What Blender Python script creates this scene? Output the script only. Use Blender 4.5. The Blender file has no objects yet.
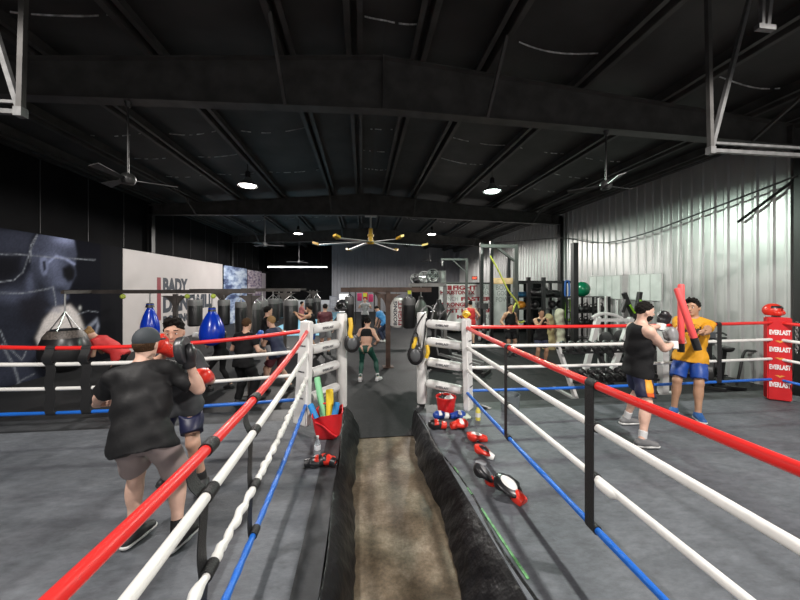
import bpy, bmesh, math, random
import numpy as np
from mathutils import Vector, Matrix
import openvdb

random.seed(11)
SC = bpy.context.scene
COL = SC.collection
V = Vector
# ------------------------------------------------------------------ camera model
FPX, EYE = 325.0, 2.28
YAW = math.atan(38.0/FPX)
CF = V((math.sin(YAW), math.cos(YAW), 0)); CR = V((math.cos(YAW), -math.sin(YAW), 0))
def ray(px, py): return CF + CR*((px-400)/FPX) + V((0, 0, (287-py)/FPX))
EO = V((0, 0, EYE))
def at(px, py, Y):            # a point of the photo at a given distance along the hall
    r = ray(px, py); return EO + r*(Y/r.y)
def onx(px, py, X):
    r = ray(px, py); return EO + r*(X/r.x)
def onz(px, py, z):
    r = ray(px, py); return EO + r*((z-EYE)/r.z)

# ------------------------------------------------------------------ materials
MATS = {}
def mat(name, col, rough=.6, metal=0., var=.0, scale=8., bump=0., bscale=60., emit=0., spec=.5, alpha=None, coord='Object', col2=None, trans=0.):
    if name in MATS: return MATS[name]
    m = bpy.data.materials.new(name); m.use_nodes = True
    nt = m.node_tree; b = nt.nodes['Principled BSDF']
    c = (*col, 1)
    b.inputs['Base Color'].default_value = c
    b.inputs['Roughness'].default_value = rough; b.inputs['Metallic'].default_value = metal
    b.inputs['Specular IOR Level'].default_value = spec
    if trans: b.inputs['Transmission Weight'].default_value = trans
    tc = nt.nodes.new('ShaderNodeTexCoord')
    if var > 0 or col2:
        n = nt.nodes.new('ShaderNodeTexNoise'); n.inputs['Scale'].default_value = scale; n.inputs['Detail'].default_value = 5
        nt.links.new(tc.outputs[coord], n.inputs['Vector'])
        r = nt.nodes.new('ShaderNodeValToRGB')
        d = col2 if col2 else tuple(x*(1-var) for x in col)
        e = col if col2 else tuple(min(1, x*(1+var)) for x in col)
        r.color_ramp.elements[0].position = .35; r.color_ramp.elements[0].color = (*d, 1)
        r.color_ramp.elements[1].position = .65; r.color_ramp.elements[1].color = (*e, 1)
        nt.links.new(n.outputs['Fac'], r.inputs['Fac']); nt.links.new(r.outputs['Color'], b.inputs['Base Color'])
    if bump > 0:
        n2 = nt.nodes.new('ShaderNodeTexNoise'); n2.inputs['Scale'].default_value = bscale; n2.inputs['Detail'].default_value = 3
        nt.links.new(tc.outputs[coord], n2.inputs['Vector'])
        bp = nt.nodes.new('ShaderNodeBump'); bp.inputs['Strength'].default_value = bump; bp.inputs['Distance'].default_value = .02
        nt.links.new(n2.outputs['Fac'], bp.inputs['Height']); nt.links.new(bp.outputs['Normal'], b.inputs['Normal'])
    if emit:
        b.inputs['Emission Color'].default_value = c; b.inputs['Emission Strength'].default_value = emit
    MATS[name] = m
    return m

# ------------------------------------------------------------------ object helpers
ROOT = {}
def tag(o, label=None, cat=None, group=None, kind=None):
    if label: o['label'] = label
    if cat: o['category'] = cat
    if group: o['group'] = group
    if kind: o['kind'] = kind
    return o
def thing(name, label, cat, loc=(0, 0, 0), rz=0., group=None):
    o = bpy.data.objects.new(name, None); COL.objects.link(o)
    o.empty_display_size = .1
    o.location = loc; o.rotation_euler = (0, 0, rz)
    ROOT[o.name] = V(loc)
    return tag(o, label, cat, group)
def link(name, me, m, parent=None, world=True, smooth=True):
    if m is not None: me.materials.append(m)
    o = bpy.data.objects.new(name, me); COL.objects.link(o)
    if parent is not None:
        o.parent = parent
        L = ROOT.get(parent.name, V((0, 0, 0)))
        ROOT[o.name] = L if world else V((0, 0, 0))
        if world: me.transform(Matrix.Translation(-L))
    if smooth:
        me.polygons.foreach_set('use_smooth', [True]*len(me.polygons))
        try: me.set_sharp_from_angle(angle=math.radians(38))
        except Exception: pass
    return o
def copy_tree(o, parent=None):
    c = o.copy(); COL.objects.link(c); c.parent = parent
    for ch in list(o.children): copy_tree(ch, c)
    return c
def dup(o, loc, rz, label, group=None, scale=None):
    c = copy_tree(o); c.location = loc; c.rotation_euler = (0, 0, rz)
    c['label'] = label
    if group: c['group'] = group
    if scale: c.scale = (scale,)*3
    return c

def frame(d):
    d = d.normalized()
    u = V((0, 0, 1)) if abs(d.z) < .95 else V((1, 0, 0))
    a = d.cross(u).normalized(); b = a.cross(d).normalized()
    return a, b, d
class MB:
    def __init__(self): self.bm = bmesh.new()
    def face(self, pts):
        return self.bm.faces.new([self.bm.verts.new(p) for p in pts])
    def hexa(self, p):        # p: 4 lower then 4 upper, both counter-clockwise from above
        v = [self.bm.verts.new(q) for q in p]
        for f in ((3, 2, 1, 0), (4, 5, 6, 7), (0, 1, 5, 4), (1, 2, 6, 5), (2, 3, 7, 6), (3, 0, 4, 7)):
            self.bm.faces.new([v[i] for i in f])
        return self
    def box(self, c, s, rz=0., M=None, bev=0.):
        c = V(c); R = M if M is not None else Matrix.Rotation(rz, 3, 'Z')
        n0 = len(self.bm.verts)
        hx, hy, hz = s[0]/2, s[1]/2, s[2]/2
        self.hexa([c + R @ V(q) for q in ((-hx, -hy, -hz), (hx, -hy, -hz), (hx, hy, -hz), (-hx, hy, -hz), (-hx, -hy, hz), (hx, -hy, hz), (hx, hy, hz), (-hx, hy, hz))])
        if bev:
            self.bm.verts.ensure_lookup_table()
            vs = set(self.bm.verts[n0:])
            es = [e for e in self.bm.edges if e.verts[0] in vs]
            bmesh.ops.bevel(self.bm, geom=es, offset=bev, segments=2, affect='EDGES', profile=.6)
        return self
    def b2(self, lo, hi, bev=0.):
        lo, hi = V(lo), V(hi); return self.box((lo+hi)/2, hi-lo, bev=bev)
    def bar(self, a, b, w, h, up=(0, 0, 1)):   # rectangular bar from a to b
        a, b = V(a), V(b); d = (b-a); L = d.length; d.normalize()
        u = V(up)
        if abs(d.dot(u)) > .98: u = V((0, 1, 0))
        s = d.cross(u).normalized(); t = s.cross(d)
        M = Matrix((s, d, t)).transposed()
        return self.box((a+b)/2, (w, L, h), M=M)
    def tube(self, pts, r, n=8, closed=False, caps=True):
        pts = [V(p) for p in pts]; N = len(pts)
        rs = r if isinstance(r, (list, tuple)) else [r]*N
        rings = []; pa = None
        for i, p in enumerate(pts):
            if closed: d = pts[(i+1) % N]-pts[i-1]
            else: d = pts[min(i+1, N-1)]-pts[max(i-1, 0)]
            d.normalize()
            if pa is None: a = frame(d)[0]
            else:
                a = pa - d*pa.dot(d)
                a = a.normalized() if a.length > 1e-5 else frame(d)[0]
            pa = a; b = d.cross(a)
            rings.append([self.bm.verts.new(p + (a*math.cos(2*math.pi*k/n) + b*math.sin(2*math.pi*k/n))*rs[i]) for k in range(n)])
        for i in range(N if closed else N-1):
            A, B = rings[i], rings[(i+1) % N]
            for k in range(n): self.bm.faces.new((A[k], A[(k+1) % n], B[(k+1) % n], B[k]))
        if caps and not closed:
            self.bm.faces.new(rings[0][::-1]); self.bm.faces.new(rings[-1])
        return self
    def cyl(self, a, b, r, r2=None, n=14):
        return self.tube([a, b], [r, r if r2 is None else r2], n)
    def lathe(self, prof, c=(0, 0, 0), n=20, axis=(0, 0, 1)):
        c = V(c); a, b, d = frame(V(axis))
        rings = []
        for r, z in prof:
            if r < 1e-5: rings.append([self.bm.verts.new(c+d*z)])
            else: rings.append([self.bm.verts.new(c+d*z+(a*math.cos(2*math.pi*k/n)+b*math.sin(2*math.pi*k/n))*r) for k in range(n)])
        for A, B in zip(rings, rings[1:]):
            for k in range(n):
                q = [A[k % len(A)], A[(k+1) % n % len(A)], B[(k+1) % n % len(B)], B[k % len(B)]]
                f = []
                for v in q:
                    if v not in f: f.append(v)
                if len(f) > 2: self.bm.faces.new(f)
        for E in (rings[0], rings[-1]):
            if len(E) > 1: self.bm.faces.new(E)
        return self
    def ball(self, c, r, n=16, m=10, M=None):
        c = V(c); r = V(r) if hasattr(r, '__len__') else V((r, r, r))
        M = M or Matrix.Identity(3)
        rings = []
        for i in range(m+1):
            t = math.pi*i/m
            if i in (0, m): rings.append([self.bm.verts.new(c+M @ V((0, 0, r.z*math.cos(t))))])
            else: rings.append([self.bm.verts.new(c+M @ V((r.x*math.sin(t)*math.cos(2*math.pi*k/n), r.y*math.sin(t)*math.sin(2*math.pi*k/n), r.z*math.cos(t)))) for k in range(n)])
        for A, B in zip(rings, rings[1:]):
            for k in range(n):
                f = []
                for v in (A[k % len(A)], A[(k+1) % n % len(A)], B[(k+1) % n % len(B)], B[k % len(B)]):
                    if v not in f: f.append(v)
                if len(f) > 2: self.bm.faces.new(f)
        return self
    def prism(self, poly, o, ax, ay, h):      # polygon in plane (o, ax, ay) thickened by vector h
        o, ax, ay, h = V(o), V(ax), V(ay), V(h)
        A = [self.bm.verts.new(o+ax*x+ay*y) for x, y in poly]; B = [self.bm.verts.new(v.co+h) for v in A]
        self.bm.faces.new(A[::-1]); self.bm.faces.new(B)
        for i in range(len(A)):
            j = (i+1) % len(A); self.bm.faces.new((A[i], A[j], B[j], B[i]))
        return self
    def mesh(self, m): 
        self.bm.from_mesh(m); return self
    def build(self, name, m, parent=None, world=True, smooth=True):
        bmesh.ops.recalc_face_normals(self.bm, faces=self.bm.faces[:])
        me = bpy.data.meshes.new(name); self.bm.to_mesh(me); self.bm.free()
        return link(name, me, m, parent, world, smooth)
def struct(name, mb, m, smooth=False):
    o = mb.build(name, m, smooth=smooth) if isinstance(mb, MB) else mb
    o['kind'] = 'structure'; return o

def text_mesh(s, w, h, o, ax, ay, depth=.006, bold=.02):
    cu = bpy.data.curves.new('t', 'FONT'); cu.body = s; cu.extrude = .01; cu.offset = bold; cu.resolution_u = 3
    ob = bpy.data.objects.new('t', cu); COL.objects.link(ob)
    bpy.context.view_layer.update()
    me = bpy.data.meshes.new_from_object(ob.evaluated_get(bpy.context.evaluated_depsgraph_get()))
    bpy.data.objects.remove(ob); bpy.data.curves.remove(cu)
    co = np.empty(len(me.vertices)*3, 'f'); me.vertices.foreach_get('co', co); co = co.reshape(-1, 3)
    lo, hi = co.min(0), co.max(0)
    q = (co-lo)/(hi-lo)
    ax, ay = V(ax).normalized(), V(ay).normalized(); nz = ax.cross(ay)
    out = np.array(o)[None] + q[:, 0:1]*w*np.array(ax)[None] + q[:, 1:2]*h*np.array(ay)[None] + q[:, 2:3]*depth*np.array(nz)[None]
    me.vertices.foreach_set('co', out.astype('f').ravel())
    return me

# ------------------------------------------------------------------ signed distance modelling
class Sdf:
    def __init__(self, vox): self.vox = vox; self.ops = []; self.wr = 0; self.wf = 1.
    def _bb(self, a, b, r):
        a, b = np.array(a, float), np.array(b, float)
        return np.minimum(a, b)-r, np.maximum(a, b)+r
    def cone(self, a, b, ra, rb=None, u=None, s=1., k=.03, sub=False):
        rb = ra if rb is None else rb
        self.ops.append(('c', (np.array(a, float), np.array(b, float), ra, rb, None if u is None else np.array(u, float), s), k, sub, self._bb(a, b, max(ra, rb)*max(1, s)))); return self
    def cap(self, a, b, ra, rb=None, k=.02, sub=False, u=None, s=1.):     # flat-ended cone
        rb = ra if rb is None else rb
        self.ops.append(('f', (np.array(a, float), np.array(b, float), ra, rb, None if u is None else np.array(u, float), s), k, sub, self._bb(a, b, max(ra, rb)*max(1, s)))); return self
    def ell(self, c, r, M=None, k=.03, sub=False):
        M = np.eye(3) if M is None else np.array(M, float)      # rows: local axes in world
        self.ops.append(('e', (np.array(c, float), np.array(r, float), M), k, sub, self._bb(c, c, max(r)))); return self
    def cut(self, p, n):                           # remove what lies on the n side of p
        self.ops.append(('p', (np.array(p, float), np.array(n, float)), 0, False, None)); return self
    def arr(self):
        vx = self.vox
        bs = [o[4] for o in self.ops if o[4] is not None and not o[3]]
        lo = np.min([b[0] for b in bs], 0)-3*vx-.01; hi = np.max([b[1] for b in bs], 0)+3*vx+.01
        n = np.ceil((hi-lo)/vx).astype(int)+1
        G = np.full(n, .25, np.float32)
        ax = [lo[i]+np.arange(n[i])*vx for i in range(3)]
        for typ, P, k, sub, bb in self.ops:
            if bb is None:
                p, nn = P
                d = (ax[0]-p[0])[:, None, None]*nn[0]+(ax[1]-p[1])[None, :, None]*nn[1]+(ax[2]-p[2])[None, None, :]*nn[2]
                np.maximum(G, d, out=G); continue
            pad = 4*vx+k
            i0 = np.maximum(np.floor((bb[0]-pad-lo)/vx).astype(int), 0); i1 = np.minimum(np.ceil((bb[1]+pad-lo)/vx).astype(int)+1, n)
            if np.any(i1 <= i0): continue
            sl = tuple(slice(a, b) for a, b in zip(i0, i1))
            X, Y, Z = np.meshgrid(ax[0][sl[0]], ax[1][sl[1]], ax[2][sl[2]], indexing='ij')
            if typ in 'cf':
                a, b, ra, rb, u, s = P
                if u is not None:
                    u = u/np.linalg.norm(u)
                ba = b-a; L2 = max(float(ba@ba), 1e-9)
                px, py, pz = X-a[0], Y-a[1], Z-a[2]
                tt = (px*ba[0]+py*ba[1]+pz*ba[2])/L2
                t = np.clip(tt, 0, 1)
                dx, dy, dz = px-t*ba[0], py-t*ba[1], pz-t*ba[2]
                if typ == 'f':
                    ex = (tt-t)*math.sqrt(L2)
                    dx, dy, dz = px-tt*ba[0], py-tt*ba[1], pz-tt*ba[2]
                if u is not None and s != 1.:
                    c = dx*u[0]+dy*u[1]+dz*u[2]; q = (1/s-1)*c
                    dx, dy, dz = dx+q*u[0], dy+q*u[1], dz+q*u[2]
                d = np.sqrt(dx*dx+dy*dy+dz*dz)-(ra+(rb-ra)*t)
                if typ == 'f': d = np.maximum(d, np.abs(tt-.5)*math.sqrt(L2)-.5*math.sqrt(L2))
            else:
                c, r, M = P
                px, py, pz = X-c[0], Y-c[1], Z-c[2]
                q = [(px*M[i][0]+py*M[i][1]+pz*M[i][2])/r[i] for i in range(3)]
                k0 = np.sqrt(q[0]**2+q[1]**2+q[2]**2); k1 = np.sqrt((q[0]/r[0])**2+(q[1]/r[1])**2+(q[2]/r[2])**2)+1e-9
                d = k0*(k0-1)/k1
            g = G[sl]
            if sub: np.maximum(g, -d, out=g)
            else:
                if k > 0:
                    h = np.maximum(k-np.abs(g-d), 0)/k
                    g[:] = np.minimum(g, d)-h*h*k*.25
                else: np.minimum(g, d, out=g)
        if self.wr:
            X, Y, Z = [a.reshape([-1 if i == j else 1 for j in range(3)]) for i, a in enumerate(ax)]
            f = self.wf
            G = G + self.wr*(np.sin(f*(31*X+9*Z)+1.3*np.sin(f*19*Y))*np.sin(f*(24*Z+13*Y)+1.1*np.sin(f*23*X))+.6*np.sin(f*(47*Z-21*X+11*Y)))
        return G.astype(np.float32), lo
    def mesh(self, name):
        G, lo = self.arr()
        np.minimum(G, .25, out=G)
        g = openvdb.FloatGrid(.25); g.copyFromArray(G)
        pts, quads = g.convertToQuads(isovalue=0.)
        me = bpy.data.meshes.new(name)
        if len(pts) == 0: return me
        pts = pts*self.vox+lo
        me.from_pydata(pts.tolist(), [], quads[:, ::-1].tolist()); me.update()
        return me
    def build(self, name, m, parent=None):
        me = self.mesh(name)
        bm = bmesh.new(); bm.from_mesh(me); bmesh.ops.recalc_face_normals(bm, faces=bm.faces[:]); bm.to_mesh(me); bm.free()
        o = link(name, me, m, parent, True, False)
        me.polygons.foreach_set('use_smooth', [True]*len(me.polygons))
        return o
WORLD = 0.4
LAMP = 620
# ------------------------------------------------------------------ people
SKIN = mat('skin', (.56, .33, .235), .55, var=.06, scale=20)
SKIN_TAN = mat('skin_tan', (.42, .235, .145), .55, var=.06, scale=20)
SKIN_PALE = mat('skin_pale', (.63, .40, .31), .55, var=.06, scale=20)
HAIR_BLACK = mat('hair_black', (.012, .010, .009), .85, spec=.15, bump=.8, bscale=120)
HAIR_BROWN = mat('hair_brown', (.07, .038, .02), .85, spec=.15, bump=.8, bscale=120)
HAIR_FAIR = mat('hair_fair', (.30, .18, .08), .85, spec=.15, bump=.8, bscale=120)
EYE_W = mat('eye_white', (.7, .68, .66), .3); EYE_D = mat('eye_dark', (.02, .012, .01), .3)
LIP = mat('lip', (.38, .13, .11), .5)
def ik(a, t, l1, l2, pole):
    d = t-a; L = d.length
    if L > (l1+l2)*.995: t = a+d*((l1+l2)*.995/L); d = t-a; L = d.length
    if L < abs(l1-l2)+.05: L = abs(l1-l2)+.05; d = d.normalized()*L; t = a+d
    u = d/L; x = (l1*l1-l2*l2+L*L)/(2*L); h = math.sqrt(max(l1*l1-x*x, 0))
    p = pole-u*pole.dot(u)
    p = p.normalized() if p.length > 1e-4 else frame(u)[0]
    return a+u*x+p*h, t
def person(label, base, yaw, H=1.76, hip=(0, 0, .93), spine=(0, .05), twist=0, hands=((.3, .2, .95), (-.3, .2, .95)), feet=((.12, 0), (-.12, 0)), fyaw=(0, 0), look=(0, 0),
           skin=SKIN, top=None, bottom=None, hair=('short', HAIR_BLACK), shoes=None, sole=None, socks=None, vox=.018, grip=None, gloves=None, heavy=0., female=False, lift=(0, 0),
           kpole=None, epole=None, sleeve=.62, leg=.8, stripe=None, name='person', knuckle=None):
    s = H/1.76
    base = V(base); a = math.radians(yaw)
    F = V((math.sin(a), math.cos(a), 0)); R = V((math.cos(a), -math.sin(a), 0)); U = V((0, 0, 1))
    def loc(q, z=True):
        if isinstance(q, V): return q
        return base+R*q[0]*s+F*q[1]*s+U*(q[2] if len(q) > 2 else 0)*s
    T = thing(name, label, 'person', base)
    P = loc(hip)
    S = (U+F*math.tan(math.radians(spine[0]))+R*math.tan(math.radians(spine[1]))).normalized()
    tw = math.radians(twist)
    RS = (R*math.cos(tw)-F*math.sin(tw)); RS = (RS-S*RS.dot(S)).normalized(); FS = S.cross(RS)   # right, forward of the chest
    wd = (.93 if female else 1.)
    mid = P+S*.22*s; TP = P+S*.455*s; N = P+S*.525*s
    sh = [TP+RS*.172*s*wd, TP-RS*.172*s*wd]; hp = [P+R*.09*s-S*.02*s, P-R*.09*s-S*.02*s]
    ank = []; kn = []; fd = []
    for i in range(2):
        f0 = loc(feet[i]); A = V((f0.x, f0.y, base.z+.085*s+lift[i]))
        kp = F*1.+(R if i == 0 else -R)*.18
        if kpole: kp = loc(kpole[i])-base
        K, A = ik(hp[i], A, .43*s, .425*s, kp); kn.append(K); ank.append(A)
        b = math.radians(yaw+fyaw[i]); fd.append(V((math.sin(b), math.cos(b), 0)))
    el = []; wr = []
    for i in range(2):
        sd = RS if i == 0 else -RS
        ep = -U*1.0-FS*.25+sd*.55
        if epole and epole[i]: ep = R*epole[i][0]+F*epole[i][1]+U*epole[i][2]
        E, W = ik(sh[i], loc(hands[i]), .285*s, .255*s, ep); el.append(E); wr.append(W)
    ly, lp = math.radians(yaw+look[0]), math.radians(look[1])
    hF = V((math.sin(ly)*math.cos(lp), math.cos(ly)*math.cos(lp), math.sin(lp))); hR = V((math.cos(ly), -math.sin(ly), 0)); hU = hR.cross(hF)
    HM = [hR, hF, hU]
    hc = N+(S*.5+U*.5).normalized()*.085*s+hU*.075*s+hF*.03*s
    fine = vox <= .011
    # ---- body
    D = Sdf(vox)
    D.cone(hp[0], hp[1], .098*s, k=.04)
    D.cone(P, mid, (.115+heavy)*s, (.11+heavy)*s, RS, 1.28, k=.05)
    D.cone(mid, TP-S*.05*s, (.112+heavy*.7)*s, .118*s, RS, 1.38, k=.05)
    D.cone(sh[0]-RS*.02*s, sh[1]+RS*.02*s, .058*s, k=.06)
    D.cone(N-S*.03*s, hc-hU*.03*s-hF*.015*s, .058*s*wd, .052*s*wd, k=.03)
    for i in range(2):
        D.cone(N-S*.01*s, sh[i], .045*s, .045*s, k=.05)
        D.cone(sh[i], el[i], .056*s*wd, .041*s*wd, k=.04)
        if not female: D.ell(sh[i].lerp(el[i], .45), (.048*s, .048*s, .085*s), [*frame(el[i]-sh[i])], k=.03)
        D.cone(el[i], wr[i], .042*s*wd, .028*s*wd, k=.02)
        D.ell(el[i].lerp(wr[i], .25), (.046*s*wd, .046*s*wd, .075*s), [*frame(wr[i]-el[i])], k=.02)
        D.cone(hp[i], kn[i], .086*s, .056*s, k=.04)
        D.cone(kn[i], ank[i], .053*s, .036*s, k=.03)
        cb = kn[i].lerp(ank[i], .3)-fd[i]*.014*s
        D.ell(cb, (.055*s, .058*s, .12*s), [*frame(ank[i]-kn[i])], k=.03)
        g = V((ank[i].x, ank[i].y, ank[i].z-.05*s))
        D.cone(ank[i], g-fd[i]*.02*s, .036*s, .034*s, k=.02); D.cone(g-fd[i]*.02*s, g+fd[i]*.13*s, .034*s, .026*s, k=.02)
    D.ell(hc+hU*.028*s, (.076*s, .097*s, .095*s), HM, k=.02)
    D.ell(hc+hF*.016*s-hU*.045*s, (.062*s, .076*s, .08*s), HM, k=.03)
    D.ell(hc+hF*.065*s-hU*.1*s, (.028*s, .022*s, .02*s), HM, k=.03)
    if fine or vox < .016:
        D.cone(hc+hF*.09*s+hU*.012*s, hc+hF*.109*s-hU*.028*s, .009*s, .014*s, k=.012)
        D.cone(hc+hF*.086*s+hU*.03*s+hR*.035*s, hc+hF*.086*s+hU*.03*s-hR*.035*s, .012*s, k=.012)
    for q in (1, -1): D.ell(hc+hR*q*.077*s-hU*.01*s-hF*.005*s, (.012*s, .022*s, .032*s), HM, k=.006)
    if grip is None: grip = [None, None]
    for i in range(2):
        d = (wr[i]-el[i]).normalized()
        if gloves and gloves[i]: continue
        g = grip[i]
        sd = R if i == 0 else -R
        if g is None: g = (d, -sd, .5)               # direction, palm normal, curl
        d, n, cu = V(g[0]).normalized(), V(g[1]), g[2]
        n = (n-d*n.dot(d)).normalized(); l = d.cross(n)
        if l.dot(FS+U*.3) < 0: l = -l                # thumb side
        w = wr[i]
        D.ell(w+d*.05*s, (.036*s, .052*s, .017*s), [l, d, n], k=.015)
        for j, (o, ln) in enumerate(((.029, .95), (.0095, 1.05), (-.0105, 1.), (-.029, .8))):
            p0 = w+d*.088*s+l*o*s; c1 = cu*1.1
            p1 = p0+(d*math.cos(c1)+n*math.sin(c1))*.042*ln*s; c2 = c1+cu*1.5
            p2 = p1+(d*math.cos(c2)+n*math.sin(c2))*.028*ln*s; c3 = c2+cu*1.
            p3 = p2+(d*math.cos(c3)+n*math.sin(c3))*.022*ln*s
            D.cone(p0-d*.02*s, p1, .0105*s, .0095*s, k=.006); D.cone(p1, p2, .0095*s, .009*s, k=.004); D.cone(p2, p3, .009*s, .0075*s, k=.004)
        q0 = w+d*.03*s+l*.03*s; q1 = q0+(l*.7+d*.6+n*.35).normalized()*.042*s; q2 = q1+(d*.8+n*(.3+cu*.5)+l*.1).normalized()*.035*s
        D.cone(q0, q1, .014*s, .0115*s, k=.012); D.cone(q1, q2, .011*s, .009*s, k=.004)
    if knuckle: D.wr = knuckle
    D.build('body', skin, T)
    if vox < .016:
        for q in (1, -1):
            e = MB().ball(hc+hF*.083*s+hU*.006*s+hR*q*.031*s, .0105*s, 10, 8).build('eye', EYE_W, T)
            MB().ball(hc+hF*.089*s+hU*.006*s+hR*q*.031*s, .0066*s, 8, 6).build('iris', EYE_D, e)
            MB().tube([hc+hF*.094*s+hU*.036*s+hR*q*.015*s, hc+hF*.095*s+hU*.04*s+hR*q*.033*s, hc+hF*.084*s+hU*.034*s+hR*q*.05*s], [.005*s, .005*s, .003*s], 6).build('eyebrow', hair[1], T)
        MB().ball(hc+hF*.087*s-hU*.064*s, (.024*s, .009*s, .008*s), 10, 6, Matrix(HM).transposed()).build('mouth', LIP, T)
    # ---- hair
    hk, hm = hair
    if hk:
        h = Sdf(vox*.8 if fine else vox*.75)
        if hk == 'cap':
            h.ell(hc+hU*.04*s, (.088*s, .108*s, .1*s), HM, k=0)
            h.cut(hc+hU*.012*s, -hU+hF*.1)
            h.build('cap', hm, T)
            b = Sdf(vox*.8); b.ell(hc+hU*.03*s+hF*.12*s, (.075*s, .075*s, .014*s), HM, k=0); b.cut(hc+hF*.08*s, -hF); b.build('cap_brim', hm, T)
            h = Sdf(vox*.8); h.ell(hc+hU*.01*s-hF*.01*s, (.083*s, .098*s, .095*s), HM, k=0); h.cut(hc+hU*.015*s, hU); h.cut(hc-hU*.06*s, -hU); h.cut(hc+hF*.0*s, hF); h.build('hair', HAIR_BROWN, T)
        else:
            h.ell(hc+hU*.036*s-hF*.006*s, (.084*s, .104*s, .1*s), HM, k=.0)
            if hk == 'pony':
                h.cone(hc-hF*.1*s+hU*.05*s, hc-hF*.16*s-hU*.02*s, .035*s, .03*s, k=.02); h.cone(hc-hF*.16*s-hU*.02*s, hc-hF*.15*s-hU*.16*s, .03*s, .015*s, k=.02)
            if hk == 'bun': h.ell(hc-hF*.1*s+hU*.09*s, (.045*s,)*3, HM, k=.01)
            if hk == 'long':
                h.cone(hc-hF*.03*s+hU*.02*s, hc-hF*.05*s-hU*.14*s, .085*s, .06*s, k=.03)
            if hk == 'quiff': [h.ell(hc+hU*(.105+.012*((j*7)%3))*s+hF*(.06-.03*(j//4))*s+hR*(j%4-1.5)*.03*s, (.022*s, .03*s, .032*s), HM, k=.015) for j in range(8)]
            h.cut(hc+hF*.045*s+hU*.04*s, (hF*.72-hU*.69))
            if hk in ('short', 'quiff', 'bun'): h.cut(hc-hU*.07*s, (-hU*.9-hF*.3).normalized())
            h.wr = .006; h.wf = 3.2
            h.build('hair', hm, T)
    # ---- top
    if top:
        kind, m = top
        c = Sdf(vox); g = (.016 if kind != 'bra' else .006)*s
        c.cone(P-S*.2*s, mid, (.113+heavy)*s+g, (.113+heavy)*s+g, RS, 1.27, k=.05)
        c.cone(mid, TP-S*.05*s, (.113+heavy*.7)*s+g, .12*s+g, RS, 1.38, k=.05)
        if kind not in ('bra', 'crop'):
            c.cone(hp[0]-U*.06*s, hp[1]-U*.06*s, (.103+heavy*.4)*s, k=.05)
            for i in range(2): c.cone(hp[i], hp[i].lerp(kn[i], .28), .107*s, .108*s, k=.05)
        if female: 
            for q in (1, -1): c.ell(TP-S*.11*s+FS*.085*s+RS*q*.065*s, (.06*s, .05*s, .055*s), [RS, FS, S], k=.03)
        if kind in ('tee', 'sleeve', 'bigtee'):
            c.cone(sh[0], sh[1], .062*s+g*.6, k=.05)
            for i in range(2):
                c.cone(N-S*.02*s, sh[i], .045*s+g*.5, k=.04)
                if kind == 'sleeve':
                    c.cone(sh[i], el[i], .064*s, .05*s, k=.03); c.cap(el[i], el[i].lerp(wr[i], .95), .052*s, .04*s, k=.02); c.cone(el[i], el[i].lerp(wr[i], .3), .052*s, .048*s)
                else:
                    c.cone(sh[i], sh[i].lerp(el[i], .3), .068*s, .066*s, k=.03)
                    c.cap(sh[i], sh[i].lerp(el[i], sleeve), .068*s, (.075 if kind == 'bigtee' else .066)*s, k=.02)
            c.ell(N+S*.045*s+FS*.025*s, (.068*s, .068*s, .06*s), [RS, FS, S], k=0, sub=True)
        else:
            c.cone(TP+RS*.105*s, TP-RS*.105*s, .06*s+g*.5, k=.05)
            for i in range(2): c.ell(sh[i]+(RS if i == 0 else -RS)*.045*s, (.078*s, .085*s, .1*s), [RS, FS, S], k=0, sub=True)
            c.ell(N+S*.02*s+FS*.045*s, (.075*s, .09*s, .085*s), [RS, FS, S], k=0, sub=True)
        c.cut(P-S*(.13 if kind not in ('bra', 'crop') else -.3)*s, -S)
        c.wr = (.006 if kind != 'bra' else 0); c.wf = .9
        c.build({'bra': 'sports_bra', 'tank': 'tank_top'}.get(kind, 'shirt'), m, T)
    # ---- bottom
    if bottom:
        kind, m = bottom
        def bot(vx, g=0.):
            c = Sdf(vx)
            lo_ = .0 if kind == 'leggings' else .022
            c.cone(hp[0], hp[1], (.102+lo_)*s+g, k=.04)
            c.cone(P, P+S*.1*s, (.118+heavy*.6)*s+lo_*.4*s+g, (.113+heavy*.6)*s+g, R, 1.28, k=.03)
            for i in range(2):
                if kind == 'shorts':
                    K = hp[i].lerp(kn[i], leg); c.cap(hp[i], K, .102*s+g, .1*s+g, k=.03)
                else:
                    c.cone(hp[i], kn[i], (.09+lo_)*s+g, (.058+lo_*1.3)*s+g, k=.03)
                    E = kn[i].lerp(ank[i], .97)
                    if kind == 'leggings':
                        c.cone(kn[i], ank[i], .056*s, .039*s, k=.03); c.ell(kn[i].lerp(ank[i], .3)-fd[i]*.014*s, (.058*s, .061*s, .123*s), [*frame(ank[i]-kn[i])], k=.03)
                    else: c.cap(kn[i], E, .085*s+g, .07*s+g, k=.03); c.cone(kn[i], kn[i].lerp(ank[i], .3), .083*s, .08*s, k=.03)
            c.cut(P+S*(-.105 if top and top[0] not in ('bra', 'crop') else .075)*s, S)
            if kind != 'leggings': c.wr = .005; c.wf = .8
            return c
        o = bot(vox).build(kind, m, T)
        if stripe:
            sm1, sm2, q = stripe
            for (u0, u1, mm) in ((-.26, .02, sm1), (-.5, -.26, sm2)):
                c = bot(vox*.7, .004)
                cen = hp[q]; 
                c.cut(cen+F*.05*s, F); c.cut(cen-F*.035*s, -F); c.cut(cen+(R if q == 0 else -R)*.02*s, (-R if q == 0 else R))
                c.cut(cen+U*u1*s, U); c.cut(cen+U*u0*s, -U)
                c.build('stripe', mm, o)
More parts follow.
